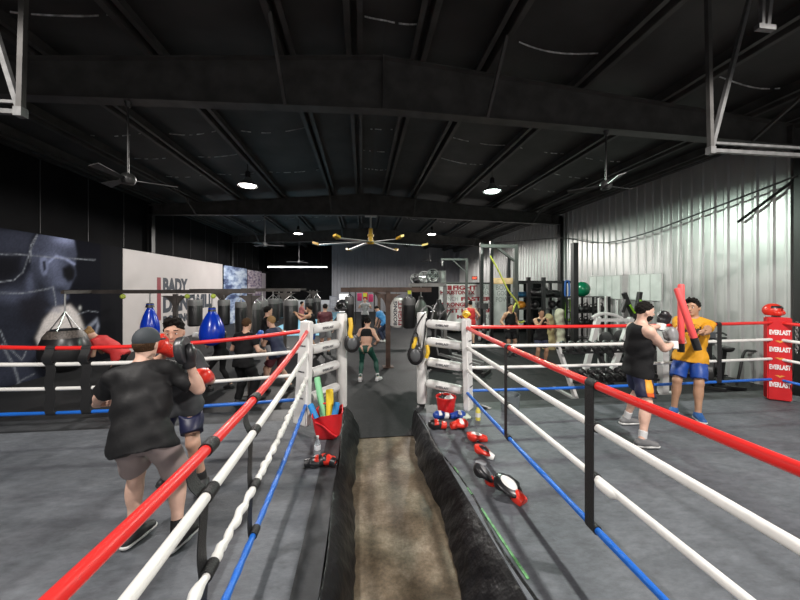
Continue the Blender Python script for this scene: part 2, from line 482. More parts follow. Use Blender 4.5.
    # ---- shoes and socks
    for i in range(2):
        A = ank[i]; gz = A.z-.085*s; f = fd[i]; G = V((A.x, A.y, gz))
        if socks:
            c = Sdf(min(vox, .012)); c.cap(A-U*.03*s, A.lerp(kn[i], .26), .042*s, .046*s, k=0); c.build('sock', socks, T)
        if shoes:
            c = Sdf(min(vox, .012)*(.7 if fine else 1)); fs = V((f.y, -f.x, 0))
            c.cone(G-f*.045*s+U*.045*s, G+f*.03*s+U*.06*s, .044*s, .046*s, k=.03)
            c.cone(G+f*.0*s+U*.06*s, G+f*.15*s+U*.03*s, .042*s, .038*s, fs, 1.15, k=.03)
            c.cap(G+U*.05*s, G+U*.105*s, .047*s, .046*s, k=.02)
            c.cut(G+U*.02*s, -U); c.build('shoe', shoes, T)
            c = Sdf(.008 if fine else .012)
            c.cone(G-f*.045*s+U*.03*s, G+f*.06*s+U*.03*s, .05*s, .046*s, k=.02); c.cone(G+f*.06*s+U*.03*s, G+f*.155*s+U*.03*s, .046*s, .042*s, fs, 1.12, k=.02)
            c.cut(G+U*.03*s, U); c.cut(G+U*.001, -U); c.build('sole', sole or shoes, T)
    if gloves:
        for i in range(2):
            if not gloves[i]: continue
            gk, m1, m2 = gloves[i][:3]
            d = (wr[i]-el[i]).normalized()
            if len(gloves[i]) > 3: d = V(gloves[i][3]).normalized()
            sd = R if i == 0 else -R
            n = -sd-d*(-sd).dot(d)
            n = n.normalized() if n.length > .1 else frame(d)[0]
            glove(T, wr[i], d, n, m1, m2, s*(1.05 if gk == 'boxing' else 1.), vox if not fine else .009, gk)
    return dict(T=T, P=P, N=N, TP=TP, sh=sh, el=el, wr=wr, kn=kn, ank=ank, hc=hc, S=S, FS=FS, RS=RS, s=s)

def glove(parent, w, d, n, m1, m2, s=1., vox=.01, kind='boxing', white=None):
    l = d.cross(n)
    if kind == 'boxing':
        c = Sdf(vox)
        c.ell(w+d*.12*s, (.064*s, .09*s, .055*s), [l, d, n], k=.02)
        c.ell(w+d*.155*s+n*.035*s, (.06*s, .05*s, .045*s), [l, d, n], k=.02)
        c.cone(w+d*.07*s+l*.055*s+n*.02*s, w+d*.14*s+l*.055*s+n*.045*s, .026*s, .024*s, k=.012)
        c.cone(w+d*.02*s, w+d*.07*s, .046*s, .055*s, k=.02)
        g = c.build('boxing_glove', m1, parent)
        q = Sdf(vox); q.cap(w-d*.06*s, w+d*.035*s, .05*s, .052*s, k=0); q.build('cuff', m2, g)
    else:                       # focus mitt: round padded disc on the palm
        c = Sdf(vox)
        c.cap(w+d*.1*s+n*.0*s, w+d*.1*s+n*.055*s, .115*s, .105*s, k=0); c.ell(w+d*.1*s+n*.05*s, (.1*s, .1*s, .025*s), [l, d, n], k=.02)
        g = c.build('focus_mitt', m1, parent)
        q = Sdf(vox); q.ell(w+d*.07*s-n*.02*s, (.06*s, .08*s, .04*s), [l, d, n], k=.01); q.cap(w-d*.05*s, w+d*.04*s, .045*s, .05*s, k=.01); q.build('cuff', m2, g)
    return g
# ------------------------------------------------------------------ camera, world, colour
cam = bpy.data.cameras.new('camera'); cob = bpy.data.objects.new('camera', cam); COL.objects.link(cob)
cob.location = EO; cob.rotation_euler = (math.pi/2, 0, -YAW)
cam.sensor_width = 36; cam.lens = 36*FPX/800; cam.shift_y = -13/800; cam.clip_start = .05; cam.clip_end = 200
SC.camera = cob
SC.view_settings.view_transform = 'Standard'; SC.view_settings.look = 'None'; SC.view_settings.gamma = 1
SC.view_settings.exposure = 0.0
try: SC.view_settings.use_curve_mapping = False
except Exception: pass
w = bpy.data.worlds.new('sky'); SC.world = w; w.use_nodes = True
w.node_tree.nodes['Background'].inputs['Color'].default_value = (.97, .985, 1, 1)
w.node_tree.nodes['Background'].inputs['Strength'].default_value = WORLD

XL, XR, XM, YB = -8.46, 9.2, .37, 30.0
ZE, ZR = 5.78, 6.52            # eaves and ridge
def roofz(x): return ZR-(ZR-ZE)*abs(x-XM)/(XR-XM)
# ------------------------------------------------------------------ materials of the building
STEEL = mat('dark_painted_steel', (.062, .060, .058), .5, spec=.35, var=.25, scale=3)
ROOFM = mat('black_roof_insulation', (.044, .043, .042), .65, var=.25, scale=1.2, bump=.25, bscale=2.5)
SEAM = mat('insulation_tape', (.5, .5, .5), .35, var=.5, scale=9)
BLACKW = mat('black_wall_liner', (.005, .005, .0056), .8, spec=.1, var=.25, scale=1.5)
CORR = mat('galvanised_sheet', (.52, .52, .515), .38, metal=.55, var=.12, scale=.7)
RUBBER = mat('black_rubber_floor', (.018, .0185, .02), .6, spec=.25, var=.2, scale=14, bump=.1, bscale=300)
BLK = mat('black_metal', (.014, .014, .014), .42)
BLKP = mat('black_plastic', (.018, .018, .019), .38)
WHITEP = mat('white_paint', (.72, .72, .71), .45, var=.05, scale=6)
CHROME = mat('steel_bright', (.5, .5, .5), .3, metal=.9)
def concrete():
    m = bpy.data.materials.new('stained_concrete'); m.use_nodes = True; nt = m.node_tree; b = nt.nodes['Principled BSDF']
    tc = nt.nodes.new('ShaderNodeTexCoord')
    def noise(sc, det, rgh=.6):
        n = nt.nodes.new('ShaderNodeTexNoise'); n.inputs['Scale'].default_value = sc; n.inputs['Detail'].default_value = det; n.inputs['Roughness'].default_value = rgh
        nt.links.new(tc.outputs['Object'], n.inputs['Vector']); return n
    n1 = noise(2.0, 10, .75); r = nt.nodes.new('ShaderNodeValToRGB')
    for p, c in ((.32, (.045, .034, .020)), (.5, (.15, .117, .078)), (.68, (.31, .26, .195))):
        e = r.color_ramp.elements.new(p) if p == .5 else r.color_ramp.elements[0 if p < .5 else -1]
        e.position = p; e.color = (*c, 1)
    nt.links.new(n1.outputs['Fac'], r.inputs['Fac'])
    n2 = noise(34, 8, .7); mx = nt.nodes.new('ShaderNodeMixRGB'); mx.blend_type = 'OVERLAY'; mx.inputs['Fac'].default_value = .8
    nt.links.new(r.outputs['Color'], mx.inputs['Color1']); nt.links.new(n2.outputs['Fac'], mx.inputs['Color2'])
    nt.links.new(mx.outputs['Color'], b.inputs['Base Color']); b.inputs['Roughness'].default_value = .55
    bp = nt.nodes.new('ShaderNodeBump'); bp.inputs['Strength'].default_value = .25; bp.inputs['Distance'].default_value = .01
    nt.links.new(n2.outputs['Fac'], bp.inputs['Height']); nt.links.new(bp.outputs['Normal'], b.inputs['Normal'])
    return m
struct('floor', MB().b2((XL-.3, -9, -.2), (XR+.3, YB+.3, 0)), concrete())
struct('floor_rubber', MB().prism([(XL, 5.42), (-.28, 5.42), (-.28, 4.92), (.95, 4.92), (.95, 5.42), (XR, 5.42), (XR, YB), (XL, YB)], (0, 0, 0), (1, 0, 0), (0, 1, 0), (0, 0, .012)), RUBBER)
struct('floor_rubber_side', MB().b2((7.85, -3, .0), (XR, 5.419, .012)), RUBBER)
struct('floor_blue_slab', MB().b2((at(282, 300, 20).x, 15.5, .012), (at(330, 300, 20).x, 29.5, .04)), mat('pale_blue', (.22, .50, .66), .5))  # thin pale blue slab lying on the rubber floor
struct('ground_outside', MB().b2((-14, YB+.3, -.2), (6, YB+14, -.02)), mat('pale_paving', (.6, .6, .58), .8, var=.1))

# corrugated wall builder: ribs every 305 mm, real profile
def ribbed(name, p0, axis, nrm, length, zt, m, pitch=.305):
    mb = MB(); axis, nrm, p0 = V(axis), V(nrm), V(p0)
    prof = []; s = 0
    while s < length:
        for ds, h in ((0, 0), (.10, 0), (.126, .042), (.168, .042), (.194, 0)):
            if s+ds < length: prof.append((s+ds, h))
        for ds in (.225, .255):
            if s+ds < length: prof.append((s+ds, .004 if ds < .24 else 0))
        s += pitch
    prof.append((length, 0))
    lo = [mb.bm.verts.new(p0+axis*a+nrm*h) for a, h in prof]
    hi = []
    for a, h in prof:
        q = p0+axis*a+nrm*h; hi.append(mb.bm.verts.new((q.x, q.y, zt(q))))
    for i in range(len(prof)-1): mb.bm.faces.new((lo[i], lo[i+1], hi[i+1], hi[i]))
    back = [mb.bm.verts.new(p0+axis*t-nrm*.08+V((0, 0, z))) for t, z in ((0, 0), (length, 0))]
    q0, q1 = p0-nrm*.08, p0+axis*length-nrm*.08
    mb.face([q0, q1, (q1.x, q1.y, zt(q1)), (q0.x, q0.y, zt(q0))])
    for v in back: mb.bm.verts.remove(v)
    return struct(name, mb, m)
ribbed('wall_right', (XR, -3, 0), (0, 1, 0), (-1, 0, 0), YB+3, lambda q: ZE, CORR)
ribbed('wall_back', (-2.72, YB, 0), (1, 0, 0), (0, -1, 0), XR+2.72, lambda q: roofz(q.x), mat('grey_sheet', (.30, .30, .325), .5, metal=.1, var=.1, scale=.7))
# dark end wall with a half-raised shutter opening along its foot
mb = MB(); mb.hexa([(XL, YB, 1.1), (-2.72, YB, 1.1), (-2.72, YB+.1, 1.1), (XL, YB+.1, 1.1), (XL, YB, roofz(XL)), (-2.72, YB, roofz(-2.72)), (-2.72, YB+.1, roofz(-2.72)), (XL, YB+.1, roofz(XL))])
struct('wall_back_dark', mb, BLACKW)
mb = MB(); mb.b2((XL, YB, 0), (-6.95, YB+.1, 1.1)); struct('wall_back_low', mb, BLACKW)
# left wall: dark liner in bays
struct('wall_left', MB().b2((XL-.1, -9, 0), (XL, YB, ZE)), BLACKW)
struct('wall_left_lower', MB().b2((XL, -9, 0), (XL+.42, YB, 3.6)), BLACKW)
mb = MB()
for y in np.arange(-1, 30, 1.52): mb.b2((XL, y-.012, 3.7), (XL+.012, y+.012, ZE-.02))
struct('trim_1', mb, mat('liner_seam', (.035, .035, .037), .5))
mb = MB().b2((XL, -3, ZE-.12), (XL+.14, YB, ZE-.02)); struct('trim_2', mb, STEEL)
mb = MB().b2((XR-.16, -3, ZE-.13), (XR-.04, YB, ZE-.03)); struct('trim_3', mb, STEEL)
# ceiling
mb = MB()
for xa, xb in ((XL-.1, XM), (XM, XR+.1)):
    mb.hexa([(xa, -9, roofz(xa)), (xb, -9, roofz(xb)), (xb, YB+.2, roofz(xb)), (xa, YB+.2, roofz(xa)), (xa, -9, roofz(xa)+.12), (xb, -9, roofz(xb)+.12), (xb, YB+.2, roofz(xb)+.12), (xa, YB+.2, roofz(xa)+.12)])
ceil = struct('ceiling', mb, ROOFM)
# purlins: cold-formed Z sections running the length of the hall
PX = [XM+o for o in (-8.2, -7.0, -5.35, -3.7, -1.66, -.55, .65, 1.84, 3.7, 5.5, 7.3, 8.3)]
for x in PX:
    z = roofz(x)-.012; mb = MB(); t = .012; f = .085
    sgn = 1 if x > XM else -1
    mb.b2((x-t/2, -3, z-.23), (x+t/2, YB, z)); 
    mb.b2((min(x, x+sgn*f), -3, z-.23-t), (max(x, x+sgn*f), YB, z-.23)); mb.b2((min(x, x-sgn*f), -3, z-t), (max(x, x-sgn*f), YB, z))
    mb.b2((x-sgn*.11-.006, -3, z-.2), (x-sgn*.11+.006, YB, z)); mb.b2((min(x-sgn*.11, x-sgn*.19), -3, z-.212), (max(x-sgn*.11, x-sgn*.19), YB, z-.2))
    o = struct('ceiling_purlin', mb, STEEL)
# taped seams of the insulation between purlins
random.seed(4)
mb = MB()
edges = PX
for y0 in (1.2, 3.2, 5.02, 7.0, 8.5, 9.9, 11.4, 15.4, 17, 18.5):
    for a, b in zip(edges, edges[1:]):
        if b-a < 1.25 and not (a < XM < b): continue
        if random.random() < .12: continue
        u = a+.22; v = b-.16; n = 14
        for i in range(n):
            if random.random() < (.12 if y0 < 6 else .45): continue
            x0 = u+(v-u)*i/n; x1 = u+(v-u)*(i+1)/n-.004
            def q(x, dy):
                t = (x-a)/(b-a); sag = .11*4*t*(1-t)
                return (x, y0+dy+.03*math.sin(x*3+y0), roofz(x)-.012-sag)
            w_ = .003+.003*random.random()
            p = [q(x0, -w_), q(x1, -w_), q(x1, w_), q(x0, w_)]
            mb.hexa([V(k)-V((0, 0, .012)) for k in p]+[V(k)+V((0, 0, .01)) for k in p])
struct('ceiling_seams', mb, SEAM)
# rigid frames
def rafter_frame(Y, detail=True):
    mb = MB(); bz = lambda x: 5.37-.025*abs(x-XM) if True else 0
    tz = lambda x: roofz(x)-.26
    for xa, xb in ((XL+.05, XM), (XM, XR-.05)):
        for (y0, y1, f0, f1) in ((Y-.008, Y+.008, bz, tz), (Y-.11, Y+.11, lambda x: bz(x)-.016, bz), (Y-.11, Y+.11, tz, lambda x: tz(x)+.016)):
            mb.hexa([(xa, y0, f0(xa)), (xb, y0, f0(xb)), (xb, y1, f0(xb)), (xa, y1, f0(xa)), (xa, y0, f1(xa)), (xb, y0, f1(xb)), (xb, y1, f1(xb)), (xa, y1, f1(xa))])
    mb.b2((XM-.012, Y-.12, bz(XM)-.02), (XM+.012, Y+.12, tz(XM)+.02))
    for x in (XL+.55, XR-.55): mb.b2((x-.01, Y-.1, bz(x)), (x+.01, Y+.1, tz(x)))
    struct('ceiling_rafter', mb, STEEL)
    for x, sg in ((XL, 1), (XR, -1)):
        c = MB()
        c.b2((min(x+sg*.02, x+sg*.2), Y-.008, 0), (max(x+sg*.02, x+sg*.2), Y+.008, 5.5))
        for u in (.04, .21): c.b2((min(x+sg*u, x+sg*(u-.018)), Y-.11, 0), (max(x+sg*u, x+sg*(u-.018)), Y+.11, 5.5))
        struct('wall_column', c, BLK)
    # flange braces from purlin to the bottom flange
    for x in (PX[1], PX[4], PX[7], PX[10]):
        b = MB().bar((x, Y-.95, roofz(x)-.22), (x+.02, Y-.1, bz(x)-.01), .05, .05); struct('ceiling_brace', b, STEEL)
for Y in (5.7, 14.0, 22.0): rafter_frame(Y)

# whitish haze on the right wall, painted as an added, faintly glowing panel
haze = MB().b2((XR-.045, 9.0, 1.85), (XR-.037, 12.2, 2.7)); 
struct('painted_haze_1', haze, mat('haze_glow', (.56, .58, .56), .35, emit=.04, var=.1, scale=3))
mb = MB()
for y in np.arange(9.0, 12.3, .4): mb.b2((XR-.055, y-.012, 1.85), (XR-.045, y+.012, 2.7))
for z in (1.85, 2.7): mb.b2((XR-.055, 9.0, z-.01), (XR-.045, 12.2, z+.01))
struct('trim_4', mb, mat('haze_bars', (.46, .47, .46), .5))  # bars added over the haze panel as faint ribs

# ------------------------------------------------------------------ hanging things of the hall
BULB = mat('lamp_glow', (1, .93, .86), .5, emit=14.); BULBG = mat('lamp_glow_green', (.8, 1, .88), .5, emit=14.)
SHADE = mat('lamp_shade_metal', (.55, .55, .56), .3, metal=.8)
def high_bay(loc, label, green=False, power=1000, glow=True):
    t = thing('high_bay_lamp', label, 'lamp', loc, 0, 'high bay lamps under the roof')
    x, y, z = loc
    MB().lathe([(.07, .24), (.085, .22), (.12, .16), (.2, .08), (.275, .0), (.29, -.015), (.285, -.02), (.265, .0), (.19, .075), (.1, .14), (.0, .15)], loc, 28).build('lamp_shade', SHADE, t)
    MB().lathe([(0, .42), (.06, .42), (.075, .4), (.075, .25), (.06, .235), (0, .235)], loc, 18).build('ballast', BLKP, t)
    MB().lathe([(0, .02), (.22, .02), (.235, .01), (.2, -.025), (.1, -.05), (0, -.055)], loc, 24).build('lens', BULBG if green else BULB, t)
    MB().tube([(x, y, z+.42), (x, y, roofz(x)-.02)], .012, 6).build('hanger', BLK, t)
    L = bpy.data.lights.new('lamp', 'SPOT'); L.energy = power; L.color = (.80, 1, .85) if green else (1, .95, .90)
    L.spot_size = math.radians(174); L.spot_blend = .2; L.shadow_soft_size = .12
    o = bpy.data.objects.new('lamp_light', L); COL.objects.link(o); o.parent = t; o.location = (0, 0, -.14)
    return t
PW = LAMP
high_bay((-3.4, 10.2, 5.32), 'round high bay lamp glowing warm white, nearest on the left of the hall', False, PW)
high_bay((4.1, 9.9, 5.32), 'round high bay lamp glowing green white, on the right near the ribbed wall', True, PW*1.35)
high_bay((-3.6, 19.0, 5.32), 'smaller far lamp on the left glowing warm white, above the small ceiling fans', False, PW*2.2)
high_bay((4.0, 18.4, 5.32), 'small far white lamp right of the big yellow fan', False, PW*2.4)
for x, y, g, wn in ((-3.4, 1.6, False, 'left ring'), (4.1, 1.2, False, 'right ring'), (-3.4, -4.5, False, 'left ring near edge'), (4.1, -4.5, False, 'right ring near edge')):
    high_bay((x, y, 5.32), 'high bay lamp over the '+wn+', behind the viewer', g, PW*(1. if y < 0 else 1.9 if x > 0 else 1.35))

YEL = mat('fan_yellow', (.75, .42, .02), .4); ALU = mat('aluminium', (.55, .55, .54), .35, metal=.6)
# big six-blade fan
def big_fan():
    L = V((.37, 14.0, 4.18)); t = thing('ceiling_fan', 'big six-blade ceiling fan with yellow motor and blade tips', 'ceiling fan', L)
    MB().lathe([(0, .62), (.07, .62), (.09, .6), (.09, .36), (.14, .34), (.14, .28), (.1, .26), (.1, .1), (.16, .08), (.16, .0), (.12, -.06), (0, -.08)], L, 18).build('motor', YEL, t)
    MB().cyl(L+V((0, 0, .62)), (L.x, L.y, 5.36), .045).b2((L.x-.25, L.y-.08, 5.28), (L.x+.25, L.y+.08, 5.36)).build('downrod', ALU, t)
    for k in range(6):
        a = math.radians(60*k-4); d = V((math.cos(a), math.sin(a), 0)); s = V((-d.y, d.x, 0))
        dr = V((0, 0, .13))
        b = MB().hexa([L+d*.14+s*-.07+V((0, 0, .0)), L+d*2.2+s*-.09-dr, L+d*2.2+s*.09+V((0, 0, .03))-dr, L+d*.14+s*.07+V((0, 0, .03)),
                       L+d*.14+s*-.07+V((0, 0, .03)), L+d*2.2+s*-.09+V((0, 0, .02))-dr, L+d*2.2+s*.09+V((0, 0, .05))-dr, L+d*.14+s*.07+V((0, 0, .06))]).build('blade', ALU, t)
        MB().hexa([L-dr+d*2.2+s*-.1+V((0, 0, -.02)), L-dr+d*2.46+s*-.05+V((0, 0, .05)), L-dr+d*2.46+s*.09+V((0, 0, .08)), L-dr+d*2.2+s*.1+V((0, 0, .01)),
                   L-dr+d*2.2+s*-.1+V((0, 0, .06)), L-dr+d*2.46+s*-.05+V((0, 0, .13)), L-dr+d*2.46+s*.09+V((0, 0, .16)), L-dr+d*2.2+s*.1+V((0, 0, .1))]).build('blade_tip', YEL, b)
big_fan()
FANB = mat('fan_black', (.03, .03, .03), .4); FANL = mat('fan_grey', (.11, .11, .115), .4)
def small_fan(loc, label, m, rz, top, r=.66):
    t = thing('small_ceiling_fan', label, 'ceiling fan', loc, 0, 'small three-blade ceiling fans'); L = V(loc)
    MB().lathe([(0, .1), (.06, .1), (.1, .06), (.11, 0), (.08, -.06), (0, -.08)], L, 16).build('motor', m, t)
    MB().cyl(L+V((0, 0, .1)), (L.x, L.y, top), .016, n=8).lathe([(0, 0), (.06, 0), (.03, -.1), (0, -.1)], (L.x, L.y, top), 12).build('downrod', m, t)
    for k in range(3):
        a = rz+2*math.pi*k/3; d = V((math.cos(a), math.sin(a), 0)); s = V((-d.y, d.x, 0))
        MB().hexa([L+d*.1-s*.03-V((0, 0, .01)), L+d*r-s*.065-V((0, 0, .02)), L+d*r+s*.065+V((0, 0, .02)), L+d*.1+s*.03+V((0, 0, .01)),
                   L+d*.1-s*.03, L+d*r-s*.065-V((0, 0, .01)), L+d*r+s*.065+V((0, 0, .03)), L+d*.1+s*.03+V((0, 0, .02))]).build('blade', m, t)
small_fan(tuple(at(128, 180, 5.7)), 'small black three-blade fan hanging near the left wall under the first rafter', FANB, .5, 5.27)
small_fan(tuple(at(606, 186, 5.7)), 'small black three-blade fan hanging on the right under the first rafter', FANB, .2, 5.27)
p = at(265, 245, 14.); small_fan(tuple(p), 'small grey fan hanging left of the big yellow fan', FANL, .3, 5.3, .75)
p = at(299, 262, 22.); small_fan(tuple(p), 'small grey fan hanging far back above the long tube light', FANL, 1.0, 5.3, .8)
p = at(430, 261, 22.); small_fan(tuple(p), 'small dark fan far back right of the big yellow fan', FANB, .1, 5.3, .8)
# tube light on the dark end wall
a, b = at(268, 267, 28.6), at(327, 267, 28.6)
t = thing('tube_light', 'long white fluorescent tube light hanging before the dark end wall', 'lamp', (a+b)/2)
MB().cyl(a, b, .045, n=10).build('tube', mat('tube_glow', (1, .97, .93), .5, emit=9.), t)
MB().b2((a.x, a.y-.06, a.z+.05), (b.x, a.y+.06, a.z+.12)).build('housing', WHITEP, t)
mb = MB()
for q in (.1, .9):
    x = a.x+(b.x-a.x)*q; mb.cyl((x, a.y, a.z+.12), (x, a.y, roofz(x)), .012, n=6)
mb.build('hanger', BLK, t)
# trapeze frames hanging over the rings
GAL = mat('galvanised_tube', (.18, .18, .18), .4, metal=.5, var=.2, scale=10)
def trapeze(x0, x1, label):
    L = V((x0, 3.7, 4.04)); t = thing('hanging_steel_frame', label, 'steel frame', L)
    MB().bar(L, (x1, 3.7, 4.04), .045, .045).bar(L+V((0, 0, .10)), (x1, 3.7, 4.14), .03, .03).build('crossbar', GAL, t)
    sg = 1 if x1 > x0 else -1
    z = roofz(x0)-.03
    MB().bar(L, (x0-sg*.05, 3.7, z), .05, .05).build('hanger', STEEL, t)
    MB().bar(L, (x0+sg*.6, 3.7, z), .045, .045).build('hanger', GAL, t)
    MB().bar((x1, 3.7, 4.04), (x1, 3.7, roofz(x1)-.03), .05, .05).build('hanger', GAL, t)
    MB().box(L, (.075, .075, .09)).build('bracket', GAL, t)
trapeze(4.47, 8.0, 'thin steel trapeze frame hanging from the roof over the right ring')
trapeze(-3.42, -7.0, 'thin steel trapeze frame hanging from the roof over the left ring')
p = V((4.55, 2.55, 5.4))
t = thing('roof_bracket', 'small galvanised double bracket hanging from the roof at upper right', 'bracket', at(765, 30, 2.9))
q = at(765, 28, 2.9)
MB().bar(q+V((-.04, 0, 0)), (q.x-.02, q.y, roofz(q.x)-.02), .035, .035).bar(q+V((.05, .02, .03)), (q.x+.14, q.y-.02, roofz(q.x)-.02), .04, .04).build('strut', GAL, t)
MB().box(q, (.2, .05, .05)).build('foot_plate', GAL, t)
# cables on the right wall
pts = [onx(x, y, XR-.225) for x, y in ((492, 243), (530, 240), (562, 238), (600, 243), (640, 235), (700, 213), (760, 190), (796, 176))]
def smooth_path(P, n=5):
    out = []
    for i in range(len(P)-1):
        p0, p1, p2, p3 = P[max(i-1, 0)], P[i], P[i+1], P[min(i+2, len(P)-1)]
        for k in range(n):
            t_ = k/n; out.append(.5*((2*p1)+(p2-p0)*t_+(2*p0-5*p1+4*p2-p3)*t_**2+(3*p1-p0-3*p2+p3)*t_**3))
    return out+[P[-1]]
tag(MB().tube(smooth_path(pts), .022, 6).build('cable', mat('cable_grey', (.09, .09, .09), .5)), 'thin dark cable drooping along the right ribbed wall', 'cable')
tag(MB().tube([onx(738, 222, XR-.1), onx(797, 178, XR-.1)], .03, 6).build('wall_rod', BLK), 'short black rod slanting up the ribbed wall at far right', 'rod')
# ------------------------------------------------------------------ the two boxing rings
ZC = .33
def canvas_mat():
    m = bpy.data.materials.new('ring_canvas'); m.use_nodes = True; nt = m.node_tree; b = nt.nodes['Principled BSDF']
    tc = nt.nodes.new('ShaderNodeTexCoord')
    def noise(sc, det, rgh=.6, stretch=None):
        n = nt.nodes.new('ShaderNodeTexNoise'); n.inputs['Scale'].default_value = sc; n.inputs['Detail'].default_value = det; n.inputs['Roughness'].default_value = rgh
        if stretch:
            mp = nt.nodes.new('ShaderNodeMapping'); mp.inputs['Scale'].default_value = stretch; mp.inputs['Rotation'].default_value = (0, 0, .6)
            nt.links.new(tc.outputs['Object'], mp.inputs['Vector']); nt.links.new(mp.outputs['Vector'], n.inputs['Vector'])
        else: nt.links.new(tc.outputs['Object'], n.inputs['Vector'])
        return n
    n1 = noise(1.1, 7, .65); n2 = noise(8, 8, .72, (1, 2.4, 1)); n3 = noise(13, 6, .7)
    r = nt.nodes.new('ShaderNodeValToRGB'); r.color_ramp.elements[0].position = .3; r.color_ramp.elements[0].color = (.060, .066, .077, 1)
    r.color_ramp.elements[1].position = .7; r.color_ramp.elements[1].color = (.135, .145, .162, 1)
    nt.links.new(n1.outputs['Fac'], r.inputs['Fac'])
    mx = nt.nodes.new('ShaderNodeMixRGB'); mx.blend_type = 'OVERLAY'; mx.inputs['Fac'].default_value = .75
    nt.links.new(r.outputs['Color'], mx.inputs['Color1']); nt.links.new(n2.outputs['Fac'], mx.inputs['Color2'])
    r3 = nt.nodes.new('ShaderNodeValToRGB'); r3.color_ramp.elements[0].position = .60; r3.color_ramp.elements[0].color = (0, 0, 0, 1); r3.color_ramp.elements[1].position = .75; r3.color_ramp.elements[1].color = (.35, .35, .35, 1)
    nt.links.new(n3.outputs['Fac'], r3.inputs['Fac'])
    m2 = nt.nodes.new('ShaderNodeMixRGB'); m2.blend_type = 'MIX'; m2.inputs['Color2'].default_value = (.19, .205, .225, 1)
    nt.links.new(r3.outputs['Color'], m2.inputs['Fac']); nt.links.new(mx.outputs['Color'], m2.inputs['Color1'])
    nt.links.new(m2.outputs['Color'], b.inputs['Base Color']); b.inputs['Roughness'].default_value = .62
    bp = nt.nodes.new('ShaderNodeBump'); bp.inputs['Strength'].default_value = .35; bp.inputs['Distance'].default_value = .02
    nt.links.new(n2.outputs['Fac'], bp.inputs['Height']); nt.links.new(bp.outputs['Normal'], b.inputs['Normal'])
    return m
CANV = canvas_mat()
VINYL = mat('black_vinyl_skirt', (.006, .006, .007), .40, spec=.32, var=.3, scale=4, bump=.9, bscale=9)
def ribbon_skirt(top, bot, seed, nseg=150):
    mb = MB(); rnd = random.Random(seed); ph = [rnd.random()*6 for _ in range(6)]
    rows = []
    nv = 9
    for j in range(nseg+1):
        t = j/nseg; a = top(t); b = bot(t); col = []
        L = t*7
        for i in range(nv):
            v = i/(nv-1)
            fold = (.010*math.sin(L*5+ph[0]+2.6*math.sin(L*2.1+ph[1])+v)+.020*abs(math.sin(L*7+ph[2]+v*1.5+2*math.sin(L*1.3)))+.020*abs(math.sin(L*16+v*3+ph[3]+2.2*math.sin(L*2.7))))*(.15+v)*(1.1-.25*v)
            p = a.lerp(b, v); d = (b-a); d.z = 0; d = d.normalized()
            bulge = math.sin(min(v*2.2, 1)*math.pi/2)*.05
            col.append(mb.bm.verts.new(p+d*(fold+bulge*(1-v*.4))))
        rows.append(col)
    for A, B in zip(rows, rows[1:]):
        for i in range(nv-1): mb.bm.faces.new((A[i], A[i+1], B[i+1], B[i]))
    return mb
def ring(name_side, x0, x1, ytop, edge_x, top, bot, apron_top, label):
    t = thing('boxing_ring', label, 'boxing ring', ((x0+x1)/2, 2, 0))
    mb = MB(); mb.b2((x0+.03 if name_side == 3 else 1.42, -3, .0), (x1-.03, ytop-.03, ZC-.012)); mb.build('platform', BLK, t)
    o = MB()
    n = len(apron_top)
    o.prism(apron_top, (0, 0, ZC-.01), (1, 0, 0), (0, 1, 0), (0, 0, .012)); o.build('canvas', CANV, t)
    s = ribbon_skirt(top, bot, name_side).build('skirt', VINYL, t)
    md = s.modifiers.new('s', 'SOLIDIFY'); md.thickness = .006
    md = s.modifiers.new('b', 'SUBSURF'); md.levels = 1; md.render_levels = 1
    return t
# left ring
lt = lambda t: V((-.27+.012*math.sin(t*40), 5.35-8.3*t, ZC+.01))
lb = lambda t: V((-.12+.02*math.sin(t*23), 5.40-8.3*t, .004))
L_RING = ring(3, -7.2, -.30, 5.32, -.27, lt, lb, [(-7.2, -3), (-.45, -3), (-.45, 4.9), (-7.2, 4.9)], 'left boxing ring, grey canvas platform with a black vinyl skirt along the aisle')
MB().prism([(-.46, -3), (-.27, -3), (-.27, 5.35), (-7.2, 5.35), (-7.2, 4.88), (-.46, 4.88)], (0, 0, ZC-.012), (1, 0, 0), (0, 1, 0), (0, 0, .010)).build('apron', mat('dark_apron_vinyl', (.045, .047, .051), .5, spec=.3, var=.3, scale=5, bump=.3, bscale=9), L_RING)
# right ring
def rxe(y): return .86+(4.9-y)*.08 if y > -1 else 1.33
rt = lambda t: V((rxe(5.1-8.0*t)+.025*math.sin(t*31), 5.1-8.0*t, ZC+.012))
rb = lambda t: V((.80+.03*math.sin(t*27+1), 5.15-8.0*t, .004))
R_RING = ring(8, .9, 7.8, 5.3, .86, rt, rb, [(rxe(-3)-.01, -3), (7.75, -3), (7.75, 4.95), (rxe(4.95)-.01, 4.95)], 'right boxing ring, grey canvas platform with a rumpled black vinyl skirt')
MB().hexa([(rxe(5.1)-.0, 4.93, ZC-.02), (7.75, 4.93, ZC-.02), (7.75, 5.3, ZC-.02), (.9, 5.3, ZC-.02), (rxe(5.1), 4.93, ZC-.004), (7.75, 4.93, ZC-.004), (7.75, 5.3, ZC-.004), (.9, 5.3, ZC-.004)]).build('apron', MATS['dark_apron_vinyl'], R_RING)
# worn green tape along the right apron
GTAPE = mat('green_tape', (.10, .27, .10), .5, var=.5, scale=30)
for y0, y1 in ((2.05, 2.75), (2.95, 3.05), (3.3, 3.42)):
    o_ = .0
    MB().hexa([(rxe(y)+o_+dx, y, ZC+z) for z in (.004, .009) for y, dx in ((y0, 0), (y0, .022), (y1, .018), (y1, .0))]).build('green_tape', GTAPE, R_RING)

